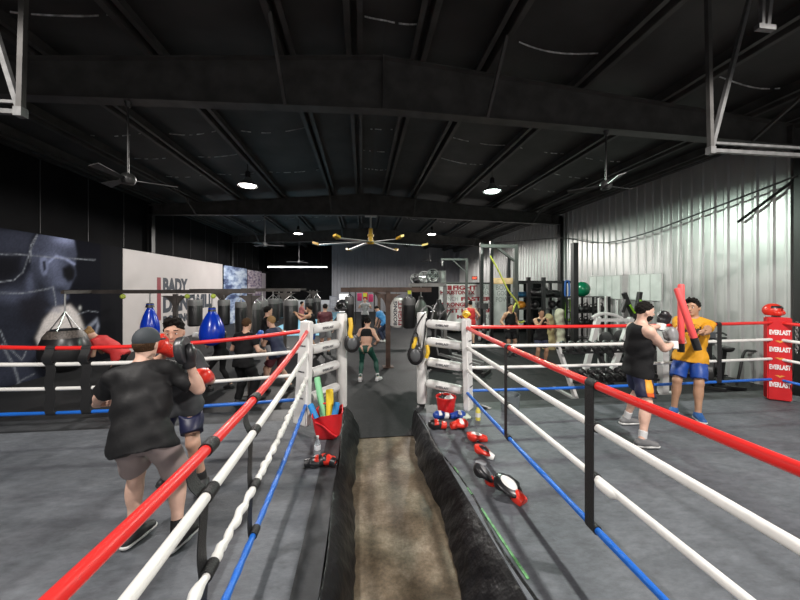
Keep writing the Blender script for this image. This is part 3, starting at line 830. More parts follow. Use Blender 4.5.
ROPE = dict(red=mat('rope_red', (.72, .022, .020), .35, var=.06, scale=3, bump=.05, bscale=20), white=mat('rope_white', (.74, .735, .71), .42, var=.05, scale=5, bump=.1, bscale=20), blue=mat('rope_blue', (.012, .13, .55), .35, var=.1, scale=4, bump=.3, bscale=40))
ZROPE = [1.67, 1.38, 1.05, .70]
def sagz(z, s, q): return z-s*(1-q*q)
LX, LYB, LXF, LYN = -.76, 4.72, -6.3, -.9
RX, RYB, RXF, RYN = 1.56, 4.80, 7.08, -.9
SAG_LB = [.19, .11, .095, .06]; SAG_LA = [.19, .13, .19, .17]; SAG_R = [.05, .04, .05, .045]
def rope_z(side, leg, i, c):
    if side == 'L':
        if leg == 'back': q = (c-(LXF+LX)/2)/((LX-LXF)/2); return sagz(ZROPE[i], SAG_LB[i], max(-1, min(1, q)))
        q = (c-(LYB+LYN)/2)/((LYB-LYN)/2); return sagz(ZROPE[i], SAG_LA[i], max(-1, min(1, q)))
    if leg == 'back': q = (c-(RXF+RX)/2)/((RXF-RX)/2); return sagz(ZROPE[i], .02, max(-1, min(1, q)))
    q = (c-(RYB+RYN)/2)/((RYB-RYN)/2); return sagz(ZROPE[i], SAG_R[i], max(-1, min(1, q)))
def rope_path(side, i):
    pts = []
    if side == 'L':
        for k in range(25): x = LXF+(LX-.07-LXF)*k/24; pts.append(V((x, LYB, rope_z('L', 'back', i, x))))
        for a in (.3, .6): pts.append(V((LX-.07+.07*math.sin(a*math.pi/2), LYB-.07*(1-math.cos(a*math.pi/2)), ZROPE[i])))
        NP = 420 if i == 2 else 120
        for k in range(NP+1): y = LYB-.07-(LYB-.07-LYN)*k/NP; pts.append(V((LX, y, rope_z('L', 'a', i, y))))
    else:
        for k in range(25): y = RYN+(RYB-.07-RYN)*k/24; pts.append(V((RX, y, rope_z('R', 'a', i, y))))
        for a in (.4, .7): pts.append(V((RX+.07*(1-math.cos(a*math.pi/2)), RYB-.07+.07*math.sin(a*math.pi/2), ZROPE[i])))
        for k in range(25): x = RX+.07+(RXF-RX-.07)*k/24; pts.append(V((x, RYB, rope_z('R', 'back', i, x))))
        for k in range(1, 22): y = RYB-(RYB-RYN)*k/21; pts.append(V((RXF, y, rope_z('R', 'a', i, y))))
    return pts
names = [('red', 'red top rope'), ('white', 'white second rope from the top'), ('white', 'white third rope from the top'), ('blue', 'blue bottom rope')]
RAD = [.027, .026, .024, .022]
for side in 'LR':
    for i, (c, nm) in enumerate(names):
        pts = rope_path(side, i); r = [RAD[i]]*len(pts)
        if side == 'L' and i == 2:
            rnd = random.Random(5)
            for k in range(27, len(pts)):
                L_ = (k-27)*.0132
                r[k] = .023+.0035*math.sin(L_*62+2*math.sin(L_*9))+.003*rnd.random()+.003*math.sin(L_*23); pts[k] = pts[k]+V((.004*math.sin(L_*47), 0, .005*math.sin(L_*38+1)))
        if i == 3:
            for k in range(len(pts)): r[k] = RAD[i]+.0025*math.sin(k*1.7)
        extra = ' wrapped in lumpy twisted tape' if side == 'L' and i == 2 else ''
        tag(MB().tube(pts, r, 12).build('ring_rope', ROPE[c]), ('left' if side == 'L' else 'right')+' ring '+nm+extra+(', sagging along the aisle' if side == 'L' and i == 0 else ''), 'rope', ('left' if side == 'L' else 'right')+' ring ropes')
# a tape-wound splice bump on the right ring's third rope
STRAP = mat('black_webbing', (.012, .012, .013), .55, bump=.3, bscale=120)
def strap(side, leg, c, label, wid=.06, slack=.0, bulge=.0):
    ps = []
    for i in range(4):
        z = rope_z(side, leg, i, c)
        if leg == 'back': ps.append(V((c, LYB if side == 'L' else RYB, z)))
        else: ps.append(V((LX if side == 'L' else RX, c, z)))
    t = thing('rope_spacer_strap', label, 'strap', ps[3], 0, 'black rope spacer straps')
    al = V((1, 0, 0)) if leg == 'back' else V((0, 1, 0)); out = V((0, -1, 0)) if leg == 'back' else V((-1, 0, 0))
    for i in range(4):
        MB().lathe([(RAD[i]+.002, -wid/2), (RAD[i]+.008, -wid/2), (RAD[i]+.008, wid/2), (RAD[i]+.002, wid/2)], ps[i], 14, al).build('rope_loop', STRAP, t)
    for i in range(3):
        a, b = ps[i], ps[i+1]; n = 10; mb = MB(); rows = []
        for k in range(n+1):
            v = k/n; p = a.lerp(b, v); o = out*(.026+bulge*math.sin(v*math.pi)*(1.6 if i == 0 else .1))+al*(slack*math.sin(v*math.pi*2)*.6)
            rows.append([mb.bm.verts.new(p+o+al*q*wid/2+out*e) for q, e in ((-1, 0), (1, 0), (1, .006), (-1, .006))])
        for A, B in zip(rows, rows[1:]):
            for k in range(4): mb.bm.faces.new((A[k], A[(k+1) % 4], B[(k+1) % 4], B[k]))
        mb.bm.faces.new(rows[0]); mb.bm.faces.new(rows[-1][::-1])
        mb.build('strap_web', STRAP, t)
strap('L', 'a', 1.73, 'black spacer strap on the left ring ropes, nearest along the aisle', .085, .02, .035)
strap('L', 'a', 2.42, 'black spacer strap on the left ring aisle ropes, second from the viewer', .08, .015, .02)
strap('L', 'back', -4.0, 'black spacer strap on the left ring far ropes, by the round black bag', .11, .02, .03)
strap('L', 'back', -3.58, 'black spacer strap on the left ring far ropes, beside the man bending in red', .11, .02, .03)
strap('R', 'a', 2.04, 'black spacer strap on the right ring aisle ropes, nearest the viewer', .085, .0, .0)
strap('R', 'a', 3.33, 'black spacer strap on the right ring aisle ropes, nearer the far corner', .06, .0, .0)
strap('R', 'back', 5.93, 'black spacer strap on the right ring far ropes, beside the man in yellow', .08, .0, .0)
# splice sleeve on right third rope
y = 1.9; z = rope_z('R', 'a', 2, y)
tag(MB().tube([(RX-.01, y-.09, z-.002), (RX-.012, y-.05, z-.012), (RX-.012, y+.06, z-.012), (RX-.01, y+.1, z-.002)], [.016, .03, .03, .016], 12).build('rope_splice', ROPE['white']), 'white taped splice on the right ring third rope beside the nearest strap', 'splice')

PADW = mat('white_vinyl_pad', (.74, .735, .72), .38, var=.05, scale=5, bump=.12, bscale=12)
LOGO = mat('logo_grey', (.12, .12, .13), .5)
def corner(side, pil, jun, label):
    t = thing('ring_corner_post', label, 'corner post', (pil[0], pil[1], 0))
    p = V((pil[0], pil[1], 0))
    MB().cyl(p+V((0, 0, 0)), p+V((0, 0, 1.84)), .045, n=16).b2((p.x-.13, p.y-.13, 0), (p.x+.13, p.y+.13, .02)).build('post', BLK, t)
    MB().lathe([(.047, .38), (.078, .38), (.082, .40), (.082, 1.83), (.07, 1.86), (0, 1.87)], p, 20).build('post_pad', PADW, t)
    j = V((jun[0], jun[1], 0)); d = (j-p); d.z = 0; L = d.length; d.normalize()
    for i, z in enumerate(ZROPE):
        zp = z+.015
        a = p+d*.10+V((0, 0, zp)); b = j-d*.05+V((0, 0, z))
        ax = (b-a).normalized(); Lb = (b-a).length
        o = MB().lathe([(0, 0), (.05, 0), (.066, .02), (.071, .06), (.072, Lb*.5), (.069, Lb-.05), (.06, Lb-.01), (0, Lb)], a, 18, ax).build('turnbuckle_pad', PADW, t)
        MB().cyl(p+V((0, 0, zp)), a, .02, n=8).build('turnbuckle', CHROME, o)
        # small printed word along the sleeve, on the camera side
        n = V((-d.y, d.x, 0)); n = n if n.y < 0 else -n
        rt_ = V((d.x, d.y, 0)) if d.x > 0 else -d
        c = (a+b)/2+n*.0725
        me = text_mesh('EVERLAST', .22, .035, c-rt_*.11-V((0, 0, .0175)), rt_, (0, 0, 1), .004, .03)
        link('printed_word', me, LOGO, o)
    return t, d
def corner_pad(jun, top, bot, wt, wb, d, label, m=PADW, words=True):
    t = thing('ring_corner_pad', label, 'corner pad', (jun[0], jun[1], bot[2]))
    s = V((-d.y, d.x, 0)); top, bot = V(top), V(bot); th = .05
    n = -d
    mb = MB().hexa([bot-s*wb/2-n*th, bot+s*wb/2-n*th, bot+s*wb/2+n*th, bot-s*wb/2+n*th, top-s*wt/2-n*th, top+s*wt/2-n*th, top+s*wt/2+n*th, top-s*wt/2+n*th])
    es = mb.bm.edges[:]; bmesh.ops.bevel(mb.bm, geom=es, offset=.018, segments=3, affect='EDGES')
    o = mb.build('pad', m, t)
    if words:
        r = s if s.x > 0 else -s
        r = V((r.x, r.y, 0)); nn = V((0, 0, 1)).cross(r); nn = nn if nn.y < 0 else -nn
    return t
tl, dl = corner('L', (-.32, 5.27), (LX, LYB), 'white padded corner post of the left ring at the aisle')
tr, dr = corner('R', (.98, 5.27), (RX, RYB), 'white padded corner post of the right ring at the aisle')
cl = corner_pad((LX, LYB), (LX-.01, LYB-.02, 1.80), (LX-.06, LYB-.14, .40), .19, .27, dl, 'white leaning corner pad hanging on the left ring ropes beside the red bag')
cr = corner_pad((RX, RYB), (RX+.01, RYB-.02, 1.80), (RX+.04, RYB-.04, .43), .19, .17, dr, 'white upright corner pad on the right ring ropes beside the red bucket')
# printed words down the two pads
for o, tp, bt, dd in ((cl, V((LX-.01, LYB-.02, 1.80)), V((LX-.06, LYB-.14, .40)), dl), (cr, V((RX+.01, RYB-.02, 1.80)), V((RX+.04, RYB-.04, .43)), dr)):
    fn_ = V((dd.x, dd.y, 0)); rr = V((-fn_.y, fn_.x, 0)); rr = rr if rr.x > 0 else -rr
    if o is cl: rr = V((-fn_.y, fn_.x, 0)); rr = rr if rr.dot(CR) > 0 else -rr
    for f in (.25, .5, .75):
        q = bt.lerp(tp, f)+fn_*.0515
        link('printed_word', text_mesh('EVERLAST', .12, .022, q-rr*.06, rr, (0, 0, 1), .004, .03), LOGO, o)

# red corner with its printed cover
REDV = mat('red_vinyl', (.62, .018, .022), .35, var=.05, scale=5, bump=.1, bscale=10)
t = thing('ring_corner_post', 'black corner post behind the red cover at the far right of the right ring', 'corner post', (7.66, 5.2, 0))
MB().cyl((7.66, 5.2, 0), (7.66, 5.2, 1.84), .06, n=16).b2((7.5, 5.06, 0), (7.82, 5.34, .02)).build('post', BLK, t)
for z in ZROPE: MB().cyl((7.62, 5.17, z), (7.12, 4.84, z), .02, n=8).build('turnbuckle', CHROME, t)
fn = V((-.62, -.78, 0)).normalized(); fr = V((-fn.y, fn.x, 0)); fr = fr if fr.x > 0 else -fr
c0 = V((7.10, 4.80, 0))
t = thing('ring_corner_pad', 'tall red corner cover with white lettering at the far right', 'corner pad', (c0.x, c0.y, ZC))
def pbox(w, h0, h1, d0, d1):
    q = [c0-fr*w/2+fn*d0, c0+fr*w/2+fn*d0, c0+fr*w/2-fn*d1, c0-fr*w/2-fn*d1]
    mb = MB().hexa([V((p.x, p.y, h0)) for p in q]+[V((p.x, p.y, h1)) for p in q])
    bmesh.ops.bevel(mb.bm, geom=mb.bm.edges[:], offset=.015, segments=2, affect='EDGES'); return mb
pbox(.29, ZC+.02, 1.76, .09, .09).build('pad', REDV, t)
WLET = mat('white_print', (.85, .84, .83), .5); YLET = mat('yellow_print', (.8, .33, .06), .5)
for i, z in enumerate((1.50, 1.21, .91, .61)):
    q = c0+fn*.0915-fr*.125+V((0, 0, z-.035))
    link('printed_word', text_mesh('EVERLAST', .25, .085, q, fr, (0, 0, 1), .005, .04), WLET, t)
    if i < 3:
        e = c0+fn*.0915+V((0, 0, z-.15))
        MB().prism([(-.06, .012), (-.03, .0), (0, -.02), (.03, .0), (.06, .012), (.02, .022), (0, .012), (-.02, .022)], e, fr, (0, 0, 1), fn*.004).build('printed_mark', YLET, t)
# ------------------------------------------------------------------ kit lying on the aprons
ZA = ZC+.002
GR = mat('glove_red', (.68, .035, .02), .3, var=.05); GB = mat('glove_black', (.016, .016, .018), .32); GW = mat('glove_white', (.75, .74, .72), .35)
GBL = mat('glove_blue', (.015, .06, .32), .32); GG = mat('glove_grey', (.20, .20, .205), .4)
def loose_glove(p, ang, label, m1, m2, m3=None, s=1.0, group=None):
    p = V(p); a = math.radians(ang); d = V((math.sin(a), math.cos(a), 0)); l = V((d.y, -d.x, 0)); n = V((0, 0, 1))
    t = thing('boxing_glove', label, 'boxing glove', p, 0, group)
    c = Sdf(.009); o = p+n*.075*s
    c.ell(o+d*.09*s, (.078*s, .105*s, .068*s), [l, d, n], k=.02); c.ell(o+d*.13*s-n*.02*s, (.064*s, .055*s, .05*s), [l, d, n], k=.02)
    c.cone(o+l*.062*s, o+d*.09*s+l*.064*s-n*.02*s, .03*s, .027*s, k=.012); c.cone(o-d*.02*s-n*.01*s, o+d*.05*s, .05*s, .058*s, k=.02)
    c.cut(p+n*.002, -n); c.build('shell', m1, t)
    q = Sdf(.008); q.cap(o-d*.085*s-n*.02*s, o-d*.0*s-n*.012*s, .05*s, .058*s, k=0); q.cap(o-d*.1*s-n*.02*s, o-d*.05*s-n*.015*s, .038*s, .038*s, sub=True); q.cut(p+n*.002, -n); q.build('cuff', m2, t)
    if m3:
        q = Sdf(.008); q.ell(o+d*.09*s, (.081*s, .108*s, .071*s), [l, d, n], k=0); q.cut(o+d*.1*s, d); q.cut(o+d*.03*s, -d); q.cut(o+n*.01*s, -n); q.build('panel', m3, t)
    return t
def focus_mitt(p, ang, label, m1, m2, m3, tilt=20, s=1.):
    p = V(p); a = math.radians(ang); tl_ = math.radians(tilt)
    d = V((math.sin(a)*math.cos(tl_), math.cos(a)*math.cos(tl_), math.sin(tl_))); l = V((math.cos(a), -math.sin(a), 0)); n = l.cross(d)
    if n.z < 0: n = -n
    t = thing('focus_mitt', label, 'focus mitt', p)
    o = p+V((0, 0, .06*s+.09*s*max(0, math.sin(tl_))))
    M = [l, d, n]
    c = Sdf(.009); c.ell(o, (.095*s, .125*s, .034*s), M, k=.02); c.ell(o+d*.05*s-n*.03*s, (.08*s, .06*s, .045*s), M, k=.03); c.cone(o+l*.09*s-d*.02*s-n*.01*s, o+l*.10*s+d*.06*s-n*.02*s, .028*s, .022*s, k=.02); c.cut(p+V((0, 0, .002)), (0, 0, -1)); c.build('pad', m1, t)
    c = Sdf(.009); c.ell(o+n*.012*s, (.062*s, .085*s, .034*s), M, k=0); c.cut(o+n*.015*s, -n); c.build('target', m2, t)
    c = Sdf(.009); c.cone(o-d*.09*s-n*.02*s, o-d*.17*s-n*.03*s, .052*s, .048*s, k=.02); c.cut(o-d*.16*s, -d); c.cut(p+V((0, 0, .002)), (0, 0, -1)); c.build('cuff', m3, t)
    return t
q = onz(311, 467, ZA); loose_glove(q, 82, 'black and red boxing glove on the left apron, nearer the blue rope', GB, GB, GR, .82)
q = onz(331, 466, ZA); loose_glove(q, -62, 'red and black boxing glove on the left apron edge', GR, GB, GB, .82)
q = onz(322, 461, ZA)+V((0, .09, 0)); 
# right apron, far to near
q = onz(441, 429, ZA); loose_glove(q, -80, 'black boxing glove with red cuff under the red bucket', GB, GR, GR, .92)
q = onz(456, 429, ZA); loose_glove(q, 80, 'red boxing glove with white panel under the red bucket', GR, GR, GW, .92)
q = onz(444, 419, ZA); loose_glove(q, -85, 'blue boxing glove with white cuff behind the red and black gloves', GBL, GW, GW, .85)
q = onz(455, 419, ZA); loose_glove(q, 85, 'blue and white boxing glove beside the red bucket', GBL, GBL, GW, .85)
q = onz(476, 442, ZA); focus_mitt(q, -100, 'white faced red focus mitt lying nearest the red bucket', GR, GW, GR, 14, .95)
q = onz(483, 457, ZA); focus_mitt(q, -60, 'red focus mitt with white cuff, second from the red bucket', GR, GB, GW, 22, .85)
q = onz(484, 484, ZA); focus_mitt(q, -75, 'dark grey focus mitt with red cuff behind the large white one', GB, GG, GR, 40, .95)
q = onz(508, 496, ZA); focus_mitt(q, -30, 'large white and black focus mitt with red cuff, nearest on the right apron', GB, GW, GR, 18, 1.15)
tag(MB().lathe([(.05, 0), (.062, 0), (.062, .006), (.05, .006)], onz(481, 463, ZA), 20).build('water_ring', mat('dried_mark', (.3, .32, .34), .6)), 'pale ring mark on the canvas between the mitts', 'mark')

# red bag with foam sticks on the left apron
RB = mat('red_bag_fabric', (.66, .018, .025), .45, var=.06, bump=.2, bscale=15)
base = V((-.50, 4.62, ZA)); base = onz(328, 436, ZA)
t = thing('red_bag', 'sagging red bag holding foam sticks at the left corner pad', 'bag', base)
mb = MB(); rows = []
for k, (w_, dp, z) in enumerate(((.15, .12, 0), (.19, .15, .03), (.215, .165, .15), (.235, .175, .28), (.25, .18, .33), (.235, .165, .325), (.2, .14, .12), (.17, .12, .03))):
    ringv = []
    for i in range(28):
        a = 2*math.pi*i/28; e = .7
        x = w_*math.copysign(abs(math.cos(a))**e, math.cos(a)); y = dp*math.copysign(abs(math.sin(a))**e, math.sin(a))
        zz = z+(.07*max(0, math.cos(a))+.03*math.sin(3*a) if z > .2 else 0)
        wob = 1+.03*math.sin(5*a+k)
        ringv.append(mb.bm.verts.new(base+V((x*wob*.8, y*wob*.85, zz*.9))))
    rows.append(ringv)
for A, B in zip(rows, rows[1:]):
    for i in range(28): mb.bm.faces.new((A[i], A[(i+1) % 28], B[(i+1) % 28], B[i]))
mb.bm.faces.new(rows[0][::-1]); mb.bm.faces.new(rows[-1])
mb.build('bag_body', RB, t)
MB().tube(smooth_path([base+V((-.15, -.13, .24)), base+V((-.05, -.16, .2)), base+V((.06, -.16, .1)), base+V((.12, -.14, .05))]), .012, 8).build('strap', RB, t)
MB().tube(smooth_path([base+V((-.17, .1, .3)), base+V((-.08, .13, .38)), base+V((.08, .12, .36)), base+V((.17, .08, .32))]), .012, 8).build('handle', RB, t)
FG = mat('foam_green', (.25, .62, .33), .7); FY = mat('foam_yellow', (.80, .55, .02), .7); FB = mat('foam_blue', (.02, .25, .62), .6)
def foam(a, b, r, label, m, grip=None, cat='foam stick'):
    t = thing('foam_stick', label, cat, a, 0, None); a, b = V(a), V(b); d = (b-a).normalized(); L = (b-a).length
    MB().lathe([(0, 0), (r*.9, 0), (r, .01), (r, L-.02), (r*.8, L-.003), (r*.35, L), (r*.3, L-.03), (0, L-.03)], a, 16, d).build('foam', m, t)
    if grip: MB().lathe([(r*.99, 0), (r*1.06, 0), (r*1.06, grip), (r*.99, grip)], a-d*.0, 16, d).build('grip', GB, t)
    return t
foam(base+V((-.03, .03, .04)), at(317, 377, 4.6), .042, 'long pale green foam stick leaning out of the red bag', FG)
foam(base+V((.03, -.02, .04)), at(329.5, 389, 4.55), .05, 'thick yellow foam stick standing up in the red bag', FY)
foam(base+V((-.06, -.05, .05)), at(310, 404, 4.42), .04, 'blue stick with black end leaning left in the red bag', FB)
foam(base+V((.05, -.06, .05)), at(337, 402, 4.4), .042, 'blue stick with black end leaning right in the red bag', FB)
# water bottle
p = onz(317.5, 455, ZA); t = thing('water_bottle', 'small clear plastic water bottle standing on the left apron', 'bottle', p)
MB().lathe([(0, 0), (.031, 0), (.034, .01), (.032, .06), (.034, .065), (.034, .12), (.031, .15), (.016, .185), (.014, .2), (0, .2)], p, 18).build('bottle_body', mat('clear_plastic', (.75, .82, .86), .08, trans=.7), t)
MB().lathe([(.0345, .065), (.0355, .07), (.0355, .115), (.0345, .12)], p, 18).build('bottle_label', mat('label_paper', (.75, .78, .82), .5, var=.2, scale=60), t)
MB().lathe([(0, .198), (.016, .198), (.016, .222), (0, .222)], p, 14).build('cap', WHITEP, t)
# red bucket on the right apron
p = onz(446, 414, ZA); t = thing('bucket', 'plain red plastic bucket at the far end of the right apron', 'bucket', p)
MB().lathe([(0, 0), (.115, 0), (.12, .01), (.148, .25), (.157, .255), (.157, .275), (.142, .275), (.14, .25), (.112, .02), (0, .018)], p, 28).build('bucket_body', mat('red_plastic', (.66, .02, .02), .3), t)
MB().tube([p+V((.155*math.cos(a), -.05*math.sin(a)-.02, .255+.02*math.sin(a))) for a in np.linspace(math.pi, 2*math.pi, 16)], .004, 6).build('handle', CHROME, t)
for k, (dx, dy, m, lab) in enumerate(((-.04, .02, BLKP, 'black cloth lump on top inside the red bucket'), (.05, -.02, GW, 'crumpled white cloth inside the red bucket'))):
    c = Sdf(.009); c.ell(p+V((dx, dy, .24)), (.07, .065, .05), k=0); c.ell(p+V((dx*.2, dy-.02, .22)), (.06, .06, .05), k=.03); c.wr = .01; c.wf = 1.8
    tag(c.build('folded_cloth', m), lab, 'cloth')
# drink bottle, clear tub, caution triangle near the right corner pad
p = onz(478, 420, ZA); t = thing('drink_bottle', 'yellow drink bottle standing beside the right corner pad', 'bottle', p)
MB().lathe([(0, 0), (.034, 0), (.036, .01), (.036, .13), (.03, .15), (.016, .18), (.016, .2), (0, .2)], p, 16).build('bottle_body', mat('drink_yellow', (.70, .62, .12), .2), t)
MB().lathe([(.0365, .05), (.0372, .05), (.0372, .11), (.0365, .11)], p, 16).build('bottle_label', WHITEP, t)
MB().lathe([(0, .2), (.02, .2), (.02, .235), (.008, .25), (0, .25)], p, 14).build('cap', BLKP, t)
p = onz(510, 411, ZA+.0)+V((0, .0, 0)); t = thing('plastic_tub', 'translucent plastic tub on the right ring floor beyond the blue rope', 'tub', p)
MB().lathe([(0, 0), (.13, 0), (.135, .02), (.15, .26), (.156, .27), (.146, .27), (.13, .03), (0, .02)], p, 24).build('tub_body', mat('frosted_plastic', (.30, .34, .36), .25, trans=.45), t)
p = at(484, 408, 5.02); t = thing('caution_tag', 'small black triangle tag with white edge beside the drink bottle', 'tag', p)
MB().prism([(-.10, -.08), (.12, .0), (-.10, .08)], p, CR, (0, 0, 1), V((0, .012, 0))).build('tag_border', GW, t)
MB().prism([(-.075, -.05), (.075, .0), (-.075, .05)], p-V((0, .003, 0)), CR, (0, 0, 1), V((0, .01, 0))).build('tag_face', GB, t)
p = onz(464, 419, ZA); c = Sdf(.009); c.ell(p+V((0, 0, .025)), (.09, .05, .03), k=0); c.ell(p+V((.05, .02, .03)), (.05, .04, .03), k=.02); c.cut(p+V((0, 0, .001)), (0, 0, -1)); c.wr = .008; c.wf = 1.8
tag(c.build('hand_wrap', mat('pale_green_cloth', (.55, .62, .5), .8)), 'pale crumpled hand wrap lying at the foot of the right corner pad', 'hand wrap')

# things hung on the corner posts
def hung_mitt(p, label, face=V((0, -1, 0)), s=1.):
    t = thing('punch_mitt', label, 'punch mitt', p); p = V(p); n = face.normalized(); l = V((-n.y, n.x, 0)); M = [l, V((0, 0, 1)), n]
    c = Sdf(.01); c.ell(p, (.125*s, .155*s, .05*s), M, k=0); c.ell(p-n*.04*s, (.1*s, .11*s, .06*s), M, k=.03); c.build('pad', GB, t)
    c = Sdf(.009); c.ell(p+n*.02*s, (.085*s, .11*s, .05*s), M, k=0); c.cut(p+n*.035*s, -n); c.build('target', mat('mitt_grey_face', (.09, .095, .10), .3), t)
    MB().tube(smooth_path([p+V((-.05, 0, .13*s)), p+V((-.03, .02, .30*s)), p+V((.03, .03, .32*s)), p+V((.06, .0, .13*s))]), .012, 6).build('loop', GB, t)
    return t
hung_mitt(at(352, 343, 5.12), 'round black punch mitt hanging on the left corner post', V((.1, -1, 0)))
hung_mitt(at(415.5, 355, 5.1), 'round black punch mitt hanging on the right corner post', V((-.25, -1, 0)), 1.05)
YS = mat('yellow_strap', (.72, .45, .02), .5)
def strap_loop(pts, label, m, r=.022, name='hanging_strap'):
    return tag(MB().tube(smooth_path(pts), r, 8).build(name, m), label, 'strap')
strap_loop([at(350, 318, 5.15), at(351, 326, 5.12), at(350, 334, 5.1), at(352, 338, 5.1)], 'yellow strap hanging at the left corner post', YS, .035)
strap_loop([at(416, 338, 5.18), at(414, 345, 5.1), at(413, 351, 5.12)], 'yellow strap hanging left of the right corner post', YS, .035)
strap_loop([at(427, 345, 5.15), at(428, 352, 5.12), at(426, 358, 5.12)], 'short yellow strap hanging right of the right corner post', YS, .03)
strap_loop([at(425, 313, 5.22), at(418, 324, 5.12), at(411, 343, 5.1), at(412, 360, 5.1), at(420, 362, 5.1), at(424, 340, 5.14), at(427, 318, 5.2)], 'long black lanyard looped over the right corner post', STRAP, .014)
strap_loop([at(421, 312, 5.2), at(427, 306, 5.2), at(433, 311, 5.15), at(430, 324, 5.15)], 'grey cord looped over the top of the right corner post', GAL, .014)
def head_guard(p, yaw, label, m, m2, s=1., chin=True):
    a = math.radians(yaw); F = V((math.sin(a), math.cos(a), 0)); R = V((F.y, -F.x, 0)); M = [R, F, V((0, 0, 1))]; p = V(p)
    t = thing('head_guard', label, 'head guard', p-V((0, 0, .12*s)))
    c = Sdf(.01); c.ell(p, (.12*s, .14*s, .13*s), M, k=0); c.cone(p+R*.08*s+F*.09*s-V((0, 0, .04)), p-R*.08*s+F*.09*s-V((0, 0, .04)), .05*s, k=.02)
    c.ell(p+F*.12*s, (.065*s, .1*s, .055*s), M, k=0, sub=True); c.ell(p-V((0, 0, .09*s)), (.08*s, .1*s, .09*s), M, k=0, sub=True); c.cut(p-V((0, 0, .11*s)), (0, 0, -1)); c.build('shell', m, t)
    c = Sdf(.01); c.ell(p, (.124*s, .144*s, .134*s), M, k=0); c.cut(p+V((0, 0, .04*s)), (0, 0, -1)); c.cut(p+V((0, 0, .09*s)), (0, 0, 1)); c.cut(p+F*.0, -F); c.build('brow_band', m2, t)
    return t
p = at(775, 312, 4.86); head_guard((p.x, p.y+.03, 1.87), 160, 'red, white and black head guard sitting on top of the red corner cover', GR, GB, .95)
p = at(341, 309, 5.25); head_guard((p.x+.02, p.y, 1.98), 200, 'black head guard perched on top of the left corner post', GB, GB, .8)
p = at(466, 319, 4.88); q = loose_glove((p.x, p.y, 1.80), 20, 'mustard yellow boxing glove standing on top of the right corner pad', YS, YS, None, .8)
# steel chain by the far right corner
mb = MB()
for k in range(10):
    z = 1.62-k*.055; c = V((7.72, 4.95, z))
    mb.tube([c+V((.022*math.cos(a)*(1 if k % 2 else .2), .022*math.cos(a)*(.2 if k % 2 else 1), .038*math.sin(a))) for a in np.linspace(0, 2*math.pi, 12, endpoint=False)], .007, 6, closed=True)
tag(mb.build('chain', CHROME), 'steel chain hanging beside the red corner at the right edge', 'chain')
